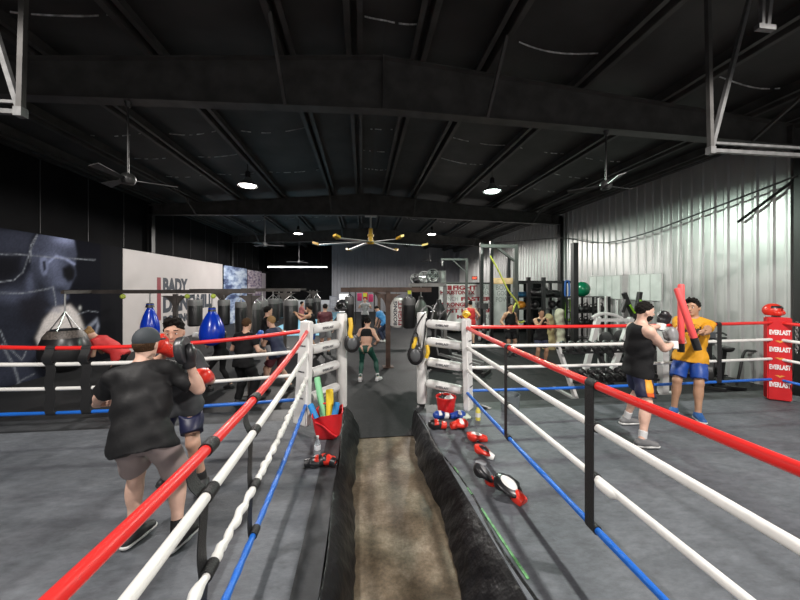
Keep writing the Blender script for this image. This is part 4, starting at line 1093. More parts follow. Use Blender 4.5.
# ------------------------------------------------------------------ posters and murals of the left wall
XW = -8.0
def wall_y(px): 
    r = ray(px, 287); return XW/r.x*r.y
def mural():
    Y0, Y1, Z0, Z1 = 5.6, 11.4, .012, 3.6; nu, nv = 190, 110
    t = thing('boxer_mural', 'huge dark blue wall poster of a boxer in profile behind barbed wire', 'mural', (XW, (Y0+Y1)/2, Z0))
    ys = np.linspace(Y0, Y1, nu+1); zs = np.linspace(Z0, Z1, nv+1)
    YY, ZZ = np.meshgrid(ys, zs, indexing='ij')
    # wall coordinates of the picture in a frame of its own, u to the right, v down (mural units)
    d = np.array(CF[:2])@np.vstack([np.full(YY.size, XW), YY.ravel()]); l = np.array(CR[:2])@np.vstack([np.full(YY.size, XW), YY.ravel()])
    u = (400+FPX*l/d).reshape(YY.shape); v = (287-FPX*(ZZ.ravel()-EYE)/d).reshape(YY.shape)
    def poly(P, soft=1.5):
        P = np.array(P, float); ins = np.zeros(u.shape, bool); dist = np.full(u.shape, 1e9)
        for i in range(len(P)):
            a, b = P[i], P[(i+1) % len(P)]
            c = (a[1] > v) != (b[1] > v)
            with np.errstate(divide='ignore', invalid='ignore'):
                ins ^= c & (u < (b[0]-a[0])*(v-a[1])/(b[1]-a[1]+1e-12)+a[0])
            ab = b-a; tt = np.clip(((u-a[0])*ab[0]+(v-a[1])*ab[1])/(ab@ab+1e-9), 0, 1)
            dist = np.minimum(dist, np.hypot(u-a[0]-tt*ab[0], v-a[1]-tt*ab[1]))
        sd = np.where(ins, -dist, dist)
        return 1/(1+np.exp(np.clip(sd/soft*2, -40, 40)))
    def line(P, w_=.7):
        w_ = w_*.8
        m = np.zeros(u.shape)
        for a, b in zip(P, P[1:]):
            a, b = np.array(a, float), np.array(b, float); ab = b-a
            tt = np.clip(((u-a[0])*ab[0]+(v-a[1])*ab[1])/(ab@ab+1e-9), 0, 1)
            m = np.maximum(m, np.exp(-(np.hypot(u-a[0]-tt*ab[0], v-a[1]-tt*ab[1])/w_)**2))
        return m
    def blob(x, y, rx, ry): return np.exp(-(((u-x)/rx)**2+((v-y)/ry)**2))
    rng = np.random.RandomState(3); C = np.zeros(u.shape+(3,))
    C[:] = (.0035, .004, .008)
    def over(m, col): 
        C[:] = C*(1-m[..., None])+np.array(col)*m[..., None]
    tone = lambda k: (.055*k, .062*k, .098*k)
    over(poly([(-60, 226), (34, 231), (30, 252), (24, 272), (14, 281), (-2, 283), (-60, 280)], 3)*(.5+.5*blob(15, 240, 40, 22)), tone(.6))
    over(poly([(-6, 255), (22, 255), (20, 272), (10, 281), (-8, 281)], 3)*.9, (.003, .003, .005))
    head = poly([(31, 250), (37, 236), (50, 229), (64, 231), (74, 240), (77, 254), (75, 266), (76, 275), (72, 283), (69, 290), (69, 298), (60, 308), (50, 306), (42, 298), (36, 283), (31, 268)], 1.0)
    over(head, tone(1.0)); over(head*blob(66, 238, 12, 7), tone(5.5)); over(head*blob(54, 262, 9, 14)*.85, tone(2.4)); over(head*blob(61, 284, 8, 8)*.7, tone(2.2)); over(head*poly([(62, 268), (70, 264), (76, 270), (75, 280), (68, 282), (63, 277)], 1.5), (.004, .004, .006)); over(poly([(40, 258), (46, 256), (49, 264), (47, 274), (43, 276), (40, 268)], .8)*.9, tone(3.4)); over(poly([(42.5, 261), (45.5, 261), (46, 269), (43.5, 272)], .6)*.95, (.006, .006, .01)); over(line([(49, 262), (56, 256), (66, 259), (74, 264)], 1.6), tone(5)); over(line([(64, 296), (70, 293)], .8), (.004, .004, .006)); over(head*blob(40, 292, 9, 16), tone(.25))
    over(blob(60, 290, 6, 4)*head, tone(.5))
    neck = poly([(-60, 288), (0, 286), (24, 278), (34, 264), (40, 290), (52, 306), (40, 330), (24, 346), (-10, 352), (-60, 352)], 3)
    over(neck*.9, tone(.35)); over(neck*blob(14, 296, 20, 7), tone(1.1)); over(neck*blob(30, 285, 5, 16)*.8, tone(1.5)); over(poly([(20, 300), (38, 292), (50, 305), (44, 322), (30, 326), (20, 318)], 4), (.012, .012, .018))
    over(poly([(36, 338), (44, 320), (54, 308), (70, 305), (78, 313), (84, 328), (87, 340), (70, 345), (50, 350), (40, 350)], 1.5), (.62, .57, .56))
    over(blob(56, 310, 8, 3)*.5, tone(2)); over(poly([(82, 342), (86, 328), (97, 318), (99, 326), (95, 338), (88, 347)], 1.2), (.30, .32, .40)); over(poly([(87, 338), (91, 327), (97, 322), (96, 330), (90, 341)], 1), (.02, .025, .05))
    over(poly([(-60, 352), (30, 345), (40, 352), (30, 362), (40, 380), (-60, 400)], 3)*.6, tone(.9))
    for P, w_ in (([(-40, 252), (0, 254), (30, 255), (60, 258), (95, 260)], .8), ([(-40, 291), (0, 293), (25, 293), (47, 289), (53, 287), (55, 297), (56, 306)], .9), ([(76, 315), (88, 311), (98, 312)], .6), ([(30, 262), (31, 250), (37, 236)], .7), ([(-40, 283), (0, 282), (14, 280), (23, 272), (29, 255), (31, 245), (38, 233)], .7), ([(2, 345), (14, 366), (20, 386)], 1.5), ([(8, 392), (22, 380), (34, 374)], .8), ([(68, 366), (74, 380), (84, 370), (80, 384)], .8), ([(0, 330), (6, 345), (22, 360), (26, 352)], .9), ([(0, 412), (22, 404), (50, 392)], .6)):
        over(line(P, w_)*(.25+.6*rng.rand(*u.shape)), (.30, .32, .37))
    over(blob(80, 308, 1.3, 2)*1., (.5, .5, .5))
    C *= .9*(.85+.3*rng.rand(*u.shape)[..., None]); C[:] = np.clip(C, 0, 1)
    C[u > 100.5] = (.006, .006, .008)
    verts = [(XW, y, z) for y in ys for z in zs]; W = nv+1
    faces = [(i*W+j, (i+1)*W+j, (i+1)*W+j+1, i*W+j+1) for i in range(nu) for j in range(nv)]
    me = bpy.data.meshes.new('mural_print'); me.from_pydata(verts, [], faces); me.update()
    at_ = me.color_attributes.new('Print', 'FLOAT_COLOR', 'POINT')
    at_.data.foreach_set('color', np.concatenate([C.reshape(-1, 3), np.ones((C.size//3, 1))], 1).astype('f').ravel())
    m = bpy.data.materials.new('mural_print'); m.use_nodes = True; b = m.node_tree.nodes['Principled BSDF']; b.inputs['Roughness'].default_value = .8; b.inputs['Specular IOR Level'].default_value = .08
    n = m.node_tree.nodes.new('ShaderNodeAttribute'); n.attribute_name = 'Print'; m.node_tree.links.new(n.outputs['Color'], b.inputs['Base Color'])
    link('print', me, m, t, True, False)
    MB().b2((XW-.03, Y0, Z0), (XW-.004, wall_y(122.6), Z1)).build('backing', mat('poster_black', (.006, .006, .008), .8, spec=.1), t)
mural()
YW0, YW1 = wall_y(123), wall_y(222.5)
t = thing('wall_banner', 'large off white wall banner with tall dark lettering and a red bar', 'banner', (XW, (YW0+YW1)/2, .15))
MB().b2((XW-.03, YW0, .012), (XW, YW1, 3.58)).build('banner_sheet', mat('banner_white', (.53, .485, .475), .5, var=.04, scale=1), t)
DK = mat('lettering_dark', (.055, .06, .075), .5); RDK = mat('lettering_red', (.26, .05, .06), .5)
MB().b2((XW, wall_y(157), .95), (XW+.006, wall_y(160.8), 2.66)).build('red_bar', RDK, t)
for s_, x0, x1, zt, zb in (('BADY', 163, 187.5, 2.66, 2.02), ('DANEWILL', 163, 212.5, 1.93, 1.22), ('BOXING', 163, 190, 1.10, .72)):
    o = link('lettering', text_mesh(s_, wall_y(x1)-wall_y(x0), zt-zb, (XW+.001, wall_y(x0), zb), (0, 1, 0), (0, 0, 1), .006, .055), DK, t)
# blue photo panel, pink panel and pale strip further along
def wallpaper(name, x0, x1, z0, z1, m, label, cat):
    return tag(MB().b2((XW-.03, wall_y(x0), z0), (XW, wall_y(x1), z1)).build(name, m, smooth=False), label, cat)
def collage(name, c1, c2, c3, sc):
    m = bpy.data.materials.new(name); m.use_nodes = True; nt = m.node_tree; b = nt.nodes['Principled BSDF']; b.inputs['Roughness'].default_value = .5
    tc = nt.nodes.new('ShaderNodeTexCoord'); mp = nt.nodes.new('ShaderNodeMapping'); mp.inputs['Scale'].default_value = (1, .5, 1.6)
    n = nt.nodes.new('ShaderNodeTexNoise'); n.inputs['Scale'].default_value = sc; n.inputs['Detail'].default_value = 3
    r = nt.nodes.new('ShaderNodeValToRGB'); r.color_ramp.elements[0].color = (*c1, 1); r.color_ramp.elements[0].position = .38; r.color_ramp.elements[1].color = (*c3, 1); r.color_ramp.elements[1].position = .64
    e = r.color_ramp.elements.new(.5); e.color = (*c2, 1)
    nt.links.new(tc.outputs['Object'], mp.inputs['Vector']); nt.links.new(mp.outputs['Vector'], n.inputs['Vector']); nt.links.new(n.outputs['Fac'], r.inputs['Fac']); nt.links.new(r.outputs['Color'], b.inputs['Base Color'])
    return m
wallpaper('photo_poster', 224, 247, .012, 3.55, collage('poster_blue', (.05, .07, .16), (.28, .36, .55), (.62, .70, .82), 2.2), 'blue and white photo poster on the left wall beyond the white banner', 'poster')
wallpaper('photo_poster', 248, 261.5, .012, 3.5, collage('poster_pink', (.16, .12, .22), (.48, .38, .45), (.7, .62, .66), 3.5), 'pinkish photo poster on the left wall beyond the blue one', 'poster')
wallpaper('photo_poster', 262, 265.7, .012, 3.4, mat('poster_pale', (.42, .36, .40), .5, var=.1), 'narrow pale poster at the far end of the left wall', 'poster')

# ------------------------------------------------------------------ punch bag rigs
RIG = mat('rig_brown_steel', (.045, .038, .034), .5, var=.3, scale=6)
RIGC = mat('rig_rusty_steel', (.075, .042, .030), .6, var=.3, scale=6)
RIGL = mat('rig_grey_steel', (.20, .20, .19), .5, var=.3, scale=5)
def gusset(mb, x, y, z, dx, dy, R_=.45):
    pts = [(0, 0)]+[(R_-R_*math.sin(a), -(R_-R_*math.cos(a))) for a in np.linspace(0, math.pi/2, 9)]
    ax = V((dx, dy, 0)); mb.prism([(p[0], p[1]) for p in pts], V((x, y, z))-V((dy, dx, 0))*.02, ax, (0, 0, 1), V((dy, dx, 0))*.04)
def rig(label, beams, posts, m, w=.1, gus=.45):
    t = thing('punch_bag_rig', label, 'bag rig', (posts[0][0], posts[0][1], 0))
    for a, b in beams: MB().bar(a, b, w, w).build('beam', m, t)
    for x, y, z in posts:
        mb = MB().b2((x-w/2, y-w/2, .02), (x+w/2, y+w/2, z)).b2((x-.15, y-.15, .012), (x+.15, y+.15, .03))
        if gus: gusset(mb, x+w/2, y, z-w/2, 1, 0, gus); gusset(mb, x-w/2, y, z-w/2, -1, 0, gus)
        mb.build('post', m, t)
    return t
zb = 2.185
p0, p1 = at(64, 291, 7.2), at(250, 291, 7.2)
xs1, xs2 = at(175.5, 300, 7.2).x, at(250, 300, 7.2).x
rig('brown steel bag rig along the left wall with arched brackets, nearest', [((p0.x, 7.2, zb), (xs2+.1, 7.2, zb))], [(xs1, 7.2, zb-.05), (xs2, 7.2, zb-.05)], RIG, .075, .28)
zb2 = 2.16
xa, xb_ = at(190, 290, 12.5).x, at(300, 290, 12.5).x
rig('dark steel bag rig behind the first one, with a row of hanging bags', [((xa, 12.5, zb2), (xb_, 12.5, zb2)), ((xa, 17.5, zb2), (at(306, 290, 17.5).x, 17.5, zb2))], [(at(222, 290, 12.5).x, 12.5, zb2-.05), (at(285, 290, 12.5).x, 12.5, zb2-.05), (at(313, 290, 17.5).x, 17.5, zb2-.05)], RIG, .1, .42)
x388, x379 = at(388, 300, 9.2).x, at(379, 300, 14.4).x
rig('rusty brown bag rig standing at the end of the aisle', [((at(341, 290, 9.2).x, 9.2, 2.2), (at(431, 290, 9.2).x, 9.2, 2.2)), ((x388, 9.2, 2.1), (x379, 14.4, 2.1)), ((at(350, 290, 14.4).x, 14.4, 2.2), (at(420, 290, 14.4).x, 14.4, 2.2))], [(x388, 9.2, 2.15), (x379, 14.4, 2.15)], RIGC, .13, .4)
rig('grey pipe bag rig right of the rusty one', [((at(409, 285, 9.8).x, 9.8, 2.34), (at(446, 284, 9.8).x, 9.8, 2.34))], [(at(445, 285, 9.8).x, 9.8, 2.32)], RIGL, .1, 0)

BAGB = mat('bag_black', (.016, .016, .017), .33, var=.2, scale=6); BAGU = mat('bag_blue', (.004, .035, .42), .22); BAGW = mat('bag_white', (.66, .65, .62), .45)
BAGG = mat('bag_grey_green', (.075, .085, .075), .4)
def chains(mb, p, zt, r, zk, n=4):
    for k in range(n):
        a = 2*math.pi*k/n+.4
        mb.cyl((p.x+r*math.cos(a), p.y+r*math.sin(a), zk), (p.x, p.y, zk+(zt-zk)*.55), .009, n=6)
    mb.cyl((p.x, p.y, zk+(zt-zk)*.5), (p.x, p.y, zt), .014, n=6).ball((p.x, p.y, zk+(zt-zk)*.55), .025, 8, 6)
def heavy_bag(x, y, zt, z1, z0, r, label, m=BAGB, collar=None, group=None):
    p = V((x, y, 0)); t = thing('heavy_bag', label, 'punch bag', (x, y, z0), 0, group)
    MB().lathe([(0, z0), (r*.8, z0), (r, z0+.05), (r, z1-.05), (r*.93, z1), (0, z1)], p, 20).build('bag_body', m, t)
    MB().lathe([(r+.001, z1-.2), (r+.006, z1-.2), (r+.006, z1-.06), (r*.95, z1+.004), (r*.9, z1+.003)], p, 20).build('collar', collar or mat('bag_collar', (.12, .12, .12), .4), t)
    mb = MB(); chains(mb, p, zt, r*.85, z1); mb.build('chain', CHROME if r > .15 else BLK, t)
    return t
def teardrop(x, y, zt, z1, z0, r, label, m, group=None):
    p = V((x, y, 0)); t = thing('teardrop_bag', label, 'punch bag', (x, y, z0), 0, group); H = z1-z0
    MB().lathe([(0, z0)]+[(r*(math.sin(math.pi*min(q*1.0, 1)**.62)**.75 if q < 1 else .1)*(1-.0*q), z0+H*q) for q in (.02, .06, .12, .2, .3, .42, .55, .68, .8, .9)]+[(.07, z1)], p, 24).build('bag_body', m, t)
    MB().lathe([(.08, z1-.07), (.07, z1-.02), (.06, z1+.02), (0, z1+.02)], p, 14).build('cap', BLK, t)
    MB().cyl((x, y, z1), (x, y, zt), .014, n=6).build('chain', CHROME, t)
    return t
# big round black bag on chains
p = at(65, 343, 6.6); x, y = p.x, p.y
t = thing('wrecking_ball_bag', 'big round black uppercut bag on chains at the far left', 'punch bag', (x, y, 1.25), 0)
zT, zBt = at(65, 330, 6.6).z, at(65, 372, 6.6).z
r_ = .36
MB().lathe([(0, zBt), (r_*.45, zBt+.02), (r_*.85, zBt+.14), (r_, zBt+.32), (r_*.97, zBt+.48), (r_*.8, zT-.1), (r_*.62, zT), (r_*.5, zT+.02), (0, zT+.02)], (x, y, 0), 28).build('bag_body', BAGB, t)
MB().lathe([(r_*.63, zT), (r_*.66, zT-.02), (r_*.80, zT-.1), (r_*.83, zT-.13), (r_*.815, zT-.13)], (x, y, 0), 28).build('lacing_band', mat('bag_lacing', (.10, .085, .075), .5, var=.5, scale=40), t)
mb = MB()
for k in range(4):
    a = math.pi/2*k+.2; mb.cyl((x+r_*.6*math.cos(a), y+r_*.6*math.sin(a), zT), (x, y, zb-.35), .011, n=6)
mb.cyl((x, y, zb-.36), (x, y, zb-.03), .014, n=6); mb.build('chain', CHROME, t)
MB().bar((x, y-.05, zb), (x, 7.25, zb), .06, .06).build('bracket_arm', RIG, t)
def bagpos(px, Y): return at(px, 290, Y).x
def zat(px, py, Y): return at(px, py, Y).z
teardrop(bagpos(150, 7.2), 7.2, zb-.03, zat(150, 304, 7.2), zat(150, 342, 7.2), .17, 'blue teardrop bag hanging before the red bar of the banner', BAGU)
teardrop(bagpos(207.5, 7.0), 7.2, zb-.03, zat(207, 308, 7.2), zat(207, 346, 7.2), .245, 'bigger blue teardrop bag being punched by the woman in black', BAGU)
for px, Y, yt, yb, r, lab in ((195, 12.5, 300, 326, .24, 'black heavy bag hanging between the two blue teardrop bags'), (224, 12.5, 300, 325, .20, 'black heavy bag hanging right of the bigger blue bag'),
        (241, 12.5, 302, 335, .20, 'black heavy bag over the brown haired man'), (254, 10.5, 303, 342, .21, 'long black heavy bag with grey side seams right of the brown haired man'),
        (262, 11.3, 301, 339, .19, 'long dark heavy bag next to the man with dark hair'), (273, 14., 299, 322, .24, 'black heavy bag with grey collar over the sparring pair'), (279, 17.5, 299, 318, .22, 'black heavy bag behind the fair haired fighter'),
        (291, 12.5, 300, 330, .26, 'broad black heavy bag left of the boxer in a tank top'), (310, 17.5, 299, 317, .26, 'dark grey heavy bag behind the boxer in a tank top'), (317, 17.5, 298, 319, .2, 'black heavy bag left of the man in maroon')):
    heavy_bag(bagpos(px, Y), Y, zb2-.04, zat(px, yt, Y), zat(px, yb, Y), r, lab, group=None)
heavy_bag(bagpos(349.5, 9.2), 9.2, 2.15, zat(350, 297, 9.2), zat(350, 326, 9.2), .13, 'narrow black heavy bag behind the left corner post', BAGB)
heavy_bag(bagpos(409, 9.2), 9.2, 2.15, zat(409, 298, 9.2), zat(409, 328, 9.2), .18, 'black heavy bag with grey collar beside the white lettered bag', BAGB)
# white bag with lettering running down
x, y = bagpos(397, 9.4), 9.4
t = thing('heavy_bag', 'white banana bag with dark lettering running down it', 'punch bag', (x, y, 1.1)); z1, z0 = zat(397, 298, 9.4), zat(397, 327, 9.4)
MB().lathe([(0, z0), (.15, z0), (.19, z0+.05), (.19, z1-.05), (.15, z1), (0, z1)], (x, y, 0), 20).build('bag_body', BAGW, t)
MB().cyl((x, y, z1), (x, y, 2.15), .014, n=6).build('chain', CHROME, t)
for k, s_ in enumerate(('BOXING', 'FIGHT')):
    a = -math.pi/2+(-.35 if k == 0 else .35); nn = V((math.cos(a), math.sin(a), 0)); lr = V((-nn.y, nn.x, 0))
    link('lettering', text_mesh(s_, z1-z0-.16, .11, V((x, y, z0+.07))+nn*.184+lr*.055, V((0, 0, 1)), -lr, .012, .03), DK if k == 0 else RDK, t)
teardrop(bagpos(421, 9.8), 9.8, 2.3, zat(421, 297, 9.8), zat(421, 319, 9.8), .22, 'dark grey green teardrop bag right of the black heavy bag', BAGG)
teardrop(bagpos(439, 9.8), 9.8, 2.3, zat(439, 300, 9.8), zat(439, 324, 9.8), .24, 'black teardrop bag in front of the lettered sign wall', BAGB)
for px, Y, z in ((365, 9.15, 2.06), (409, 9.15, 2.13)):
    q = at(px, 292, Y); tag(MB().box((q.x, Y-.08, z), (.10, .02, .10)).build('number_tag', mat('tag_lime', (.55, .6, .03), .5)), 'lime tag hanging from the rusty rig, %s' % ('left of the post' if px < 380 else 'right of the post'), 'tag')
for px, lab in ((124, 'leftmost'), (188, 'right of the arched post'), (214, 'right of the bigger blue bag')):
    q = at(px, 296, 7.15); tag(MB().ball((q.x, 7.12, 2.09), .05, 10, 8).build('rig_ball', mat('tennis_lime', (.45, .55, .08), .6)), 'lime ball hung under the left bag rig, '+lab, 'ball')

# ------------------------------------------------------------------ far end: door, notice, office block with its sign
q0, q1 = at(339.5, 294, YB-.06), at(349, 318, YB-.06)
tag(MB().b2((q0.x, YB-.09, q1.z), (q1.x, YB-.05, q0.z)).build('bright_panel', mat('backlit_white', (1, 1, .98), .5, emit=.9)), 'bright white lit panel on the grey back wall', 'panel')
q0, q1 = at(329.5, 296, YB-.06), at(338, 309, YB-.06)
t = thing('notice_board', 'pale grey framed notice on the back wall left of the bright panel', 'notice', (q0.x, YB-.06, q1.z))
MB().b2((q0.x, YB-.08, q1.z), (q1.x, YB-.05, q0.z)).build('notice_frame', mat('notice_frame', (.28, .28, .33), .5), t)
MB().b2((q0.x+.1, YB-.09, q1.z+.1), (q1.x-.1, YB-.079, q0.z-.1)).build('notice_sheet', mat('notice_grey', (.42, .42, .46), .6, var=.2, scale=6), t)
OX, OY, OZ = at(441, 300, 15.6).x, 15.6, 2.46
struct('wall_office_front', MB().b2((OX, OY, 0), (XR, OY+.1, OZ)), BLACKW)
struct('wall_office_side', MB().b2((OX, OY+.1, 0), (OX+.1, 25, OZ)), BLACKW)
struct('trim_5', MB().b2((OX-.08, OY-.08, OZ), (XR, 25, OZ+.05)), mat('deck_edge', (.16, .155, .15), .6))
x0, x1 = at(440, 300, 15.5).x, at(524, 300, 15.5).x
t = thing('slogan_wall_sign', 'white wall sign covered in red slogan words', 'sign', (x0, 15.5, .3))
MB().b2((x0, 15.56, .35), (x1, 15.6, 2.42)).build('sign_board', mat('sign_white', (.74, .71, .71), .5, var=.1, scale=2), t)
SR = mat('sign_red', (.34, .018, .03), .5); SGY = mat('sign_grey', (.33, .31, .32), .5)
rows = (('FIGHT', 453, 477, 285.4, 290.0, SR), ('HOUSTON TX', 437.5, 475, 290.4, 294.6, SR), ('FASTER', 461, 492, 296.8, 301.0, SR), ('STRONGER', 438, 471, 302.4, 306.8, SR), ('HIT HARDER', 446, 493, 308.2, 312.8, SR), ('MOVE', 457, 477, 314.6, 318.8, SR))
for s_, a, b, yt, yb, m in rows:
    pa, pb = at(max(a, 440.4), yb, 15.55), at(b, yt, 15.55)
    link('slogan_word', text_mesh(s_, pb.x-pa.x, pb.z-pa.z, (pa.x, 15.557, pa.z), (1, 0, 0), (0, 0, 1), .006, .05), m, t)
for a, b, yt, yb, s_ in ((443, 447, 285, 290, 'WORK'), (481, 492, 285, 290, 'TRAIN'), (480, 491, 290.6, 295, 'SWEAT'), (496, 508, 285, 290, 'BOX'), (497, 512, 291, 295.5, 'GOOD'), (442, 458, 296.8, 301, 'PUNCH'), (475, 492, 302.4, 306.8, 'SPEED'), (441, 445, 308, 313, 'GO'), (496, 514, 297, 302, 'POWER'), (480, 493, 314.6, 319, 'HEART')):
    pa, pb = at(a, yb, 15.55), at(b, yt, 15.55)
    link('slogan_word', text_mesh(s_, pb.x-pa.x, pb.z-pa.z, (pa.x, 15.557, pa.z), (1, 0, 0), (0, 0, 1), .006, .0), SGY, t)
pa, pb = at(447.5, 290, 15.55), at(451.8, 285.5, 15.55)
MB().b2((pa.x, 15.55, pa.z), (pb.x, 15.56, pb.z)).build('red_block', SR, t)
MB().b2((x0, 15.552, at(450, 307.6, 15.55).z), (at(470, 300, 15.55).x, 15.56, at(450, 307.2, 15.55).z)).build('red_rule', SR, t)
# things stored on the office deck
DRUM = mat('drum_grey', (.22, .22, .22), .4, metal=.3)
def drum_fan(px, py, Y, r, label):
    p = at(px, py, Y); p.z = OZ+.05+r+.05; t = thing('drum_fan', label, 'drum fan', (p.x, p.y, OZ+.05), 0, 'drum fans on the office deck')
    ax = V((-.1, -1, 0)).normalized()
    MB().lathe([(r-.01, -.18), (r, -.18), (r, .18), (r-.01, .18), (r-.012, .0)], p, 24, ax).build('drum', DRUM, t)
    mb = MB(); a_, b_, d_ = frame(ax)
    for q in (.33, .66, .95): mb.tube([p+d_*.18+(a_*math.cos(u)+b_*math.sin(u))*r*q for u in np.linspace(0, 2*math.pi, 20, endpoint=False)], .008, 5, closed=True)
    for u in np.linspace(0, math.pi, 4, endpoint=False): mb.cyl(p+d_*.18+(a_*math.cos(u)+b_*math.sin(u))*r, p+d_*.18-(a_*math.cos(u)+b_*math.sin(u))*r, .007, n=5)
    mb.build('grille', CHROME, t)
    mb = MB()
    for k in range(4):
        u = math.pi/2*k; e = a_*math.cos(u)+b_*math.sin(u); f = a_*-math.sin(u)+b_*math.cos(u)
        mb.hexa([p+e*.05-f*.05, p+e*r*.9-f*.09, p+e*r*.9+f*.09+d_*.06, p+e*.05+f*.05+d_*.04, p+e*.05-f*.05+d_*.01, p+e*r*.9-f*.09+d_*.01, p+e*r*.9+f*.09+d_*.07, p+e*.05+f*.05+d_*.05])
    mb.build('fan_blades', BLKP, t)
    MB().b2((p.x-r*.8, p.y-.2, OZ+.05), (p.x+r*.8, p.y+.2, OZ+.09)).bar((p.x-r*.7, p.y, OZ+.07), (p.x-r-.01, p.y, p.z), .04, .04).bar((p.x+r*.7, p.y, OZ+.07), (p.x+r+.01, p.y, p.z), .04, .04).build('stand', BLK, t)
drum_fan(432.5, 276, 16.4, .32, 'grey drum fan on the dark office roof, nearest the sign')
drum_fan(424, 276, 19.5, .34, 'grey drum fan on the dark office roof, second from the sign')
drum_fan(415, 277, 23.5, .34, 'grey drum fan at the far end of the office roof')
def sdf_lump(px, py, Y, r, z, label, name, cat, m):
    p = at(px, py, Y); c = Sdf(.03); c.ell((p.x, p.y, z+r[2]*.8), r, k=0); c.ell((p.x+r[0]*.5, p.y, z+r[2]*.6), (r[0]*.7, r[1], r[2]*.6), k=.08); c.cut((p.x, p.y, z), (0, 0, -1)); c.wr = .02; c.wf = .5
    return tag(c.build(name, m), label, cat)
sdf_lump(420, 277, 21.5, (.5, .4, .28), OZ+.05, 'dark heap of stored gear between the drum fans', 'gear_heap', 'gear', BLKP)
p = at(443.5, 276, 16.0); t = thing('metal_drum', 'pale grey metal drum standing on the office roof above the sign', 'drum', (p.x, 16.2, OZ+.05))
MB().lathe([(0, 0), (.17, 0), (.175, .03), (.17, .2), (.176, .21), (.17, .22), (.17, .58), (.175, .6), (0, .6)], (p.x, 16.2, OZ+.05), 20).build('drum_body', mat('drum_pale', (.33, .33, .32), .4, metal=.3), t)
# red exit lamp on a post
p = at(474.5, 278, 14.2); t = thing('exit_sign', 'small red lit exit sign above the slogan wall', 'sign', p)
MB().box(p, (.24, .05, .16)).build('sign_box', BLK, t)
link('lettering', text_mesh('EXIT', .2, .1, p+V((-.1, -.028, -.05)), (1, 0, 0), (0, 0, 1), .006, .02), mat('exit_red', (1, .12, .06), .5, emit=1.6), t)

# ------------------------------------------------------------------ training rig, gantries and racks on the right
RIGK = mat('rig_black', (.016, .016, .017), .45)
RIGG = mat('gantry_grey', (.075, .075, .073), .5, metal=.3)
def gantry(px, pxe, py, Y, label, w=.09, yb=330):
    p = at(px, py, Y); e = at(pxe, py, Y); t = thing('gantry', label, 'gantry', (p.x, Y, 0))
    MB().b2((p.x-w/2, Y-w/2, .012), (p.x+w/2, Y+w/2, p.z+w/2)).build('post', RIGG, t)
    MB().bar((p.x, Y, p.z), (e.x, Y, p.z), w*.8, w*.8).build('arm', RIGG, t)
    MB().bar((p.x, Y, p.z-.55), (p.x+(e.x-p.x)*.55, Y, p.z-.02), w*.5, w*.5).build('brace', RIGG, t)
    MB().cyl((e.x+.06, Y, p.z), (e.x+.06, Y, p.z-.28), .03, n=8).build('hook', CHROME, t)
gantry(515.5, 480, 246.5, 11.0, 'grey steel gantry with a long arm holding a yellow band', .14)
gantry(466.5, 441, 259.5, 13.0, 'thinner grey gantry with arm in front of the slogan sign', .09)
for k, (px, py, Y) in enumerate(((481.5, 243, 13.5), (491.5, 241, 13.5), (508.5, 258, 13.2), (574.5, 243, 10.2))):
    p = at(px, py, Y); w = .13 if k < 3 else .17
    tag(MB().b2((p.x-w/2, Y-w/2, .012), (p.x+w/2, Y+w/2, p.z)).build('rig_upright', RIGK), ['tall black upright left of the grey gantry', 'tall black upright second left of the grey gantry', 'black upright just behind the gantry post', 'thick black upright standing beside the green ball'][k], 'upright')
tag(MB().tube(smooth_path([at(490, 256, 10.9), at(497, 268, 10.9), at(508, 290, 10.9), at(516.5, 301, 10.88), at(519, 308, 10.88)]), .03, 8).tube(smooth_path([at(516, 303, 10.85), at(512.5, 312, 10.8), at(514, 319, 10.8), at(521, 322.5, 10.8), at(524, 321, 10.8)]), .03, 8).build('resistance_band', mat('band_yellow_green', (.42, .43, .06), .5)), 'yellow green resistance band slanting down from the gantry arm', 'band')
q0, q1 = at(493, 278, 11.4), at(514, 284, 11.4)
tag(MB().b2((q0.x, 11.3, q1.z), (q1.x, 11.36, q0.z), .01).bar(((q0.x+q1.x)/2+.45, 11.4, q1.z+.1), (at(515.5, 281, 11.).x, 11.06, q1.z+.1), .04, .05).build('wooden_board', mat('pale_plywood', (.55, .36, .20), .6, var=.2, scale=6)), 'pale plywood board fixed to the gantry post', 'board')
# storage rack along the right
RY = 11.8
xl, xr = at(516, 285, RY).x, at(577, 285, RY).x; zt = at(540, 282, RY).z
t = thing('storage_rack', 'tall black training rack with shelves along the right wall', 'rack', ((xl+xr)/2, RY, 0))
MB().bar((xl, RY, zt), (xr, RY, zt), .1, .1).bar((xl, RY+.9, zt), (xr, RY+.9, zt), .08, .08).build('top_beam', RIGK, t)
for k, px in enumerate((528.5, 543.5, 563.5)):
    x = at(px, 285, RY).x
    MB().b2((x-.06 if k < 2 else x-.1, RY-.06, .012), (x+.06 if k < 2 else x+.1, RY+.06, zt+(.18 if k < 2 else .0))).build('upright', RIGK, t)
    MB().b2((x-.05, RY+.85, .012), (x+.05, RY+.95, zt)).bar((x, RY, zt), (x, RY+.9, zt), .06, .06).build('upright', RIGK, t)
for py in (297, 309, 322): 
    z = at(540, py, RY).z; MB().b2((xl+.1, RY+.05, z-.03), (xr, RY+.85, z)).build('shelf', RIGK, t)
SH = [at(540, py, RY).z for py in (297, 309, 322)]
def onrack(px, k, dy=.35): return V((at(px, 300, RY+dy).x, RY+dy, SH[k]))
p = onrack(523, 0); tag(MB().cyl((p.x-.42, p.y, p.z+.1), (p.x+.25, p.y, p.z+.1), .1, n=18).build('rolled_mat', mat('mat_blue', (.02, .11, .22), .6)), 'rolled blue exercise mat on the upper rack shelf', 'mat')
sdf_lump(541, 296, RY+.35, (.45, .28, .2), SH[0], 'black holdall on the upper rack shelf', 'holdall', 'bag', BLKP)
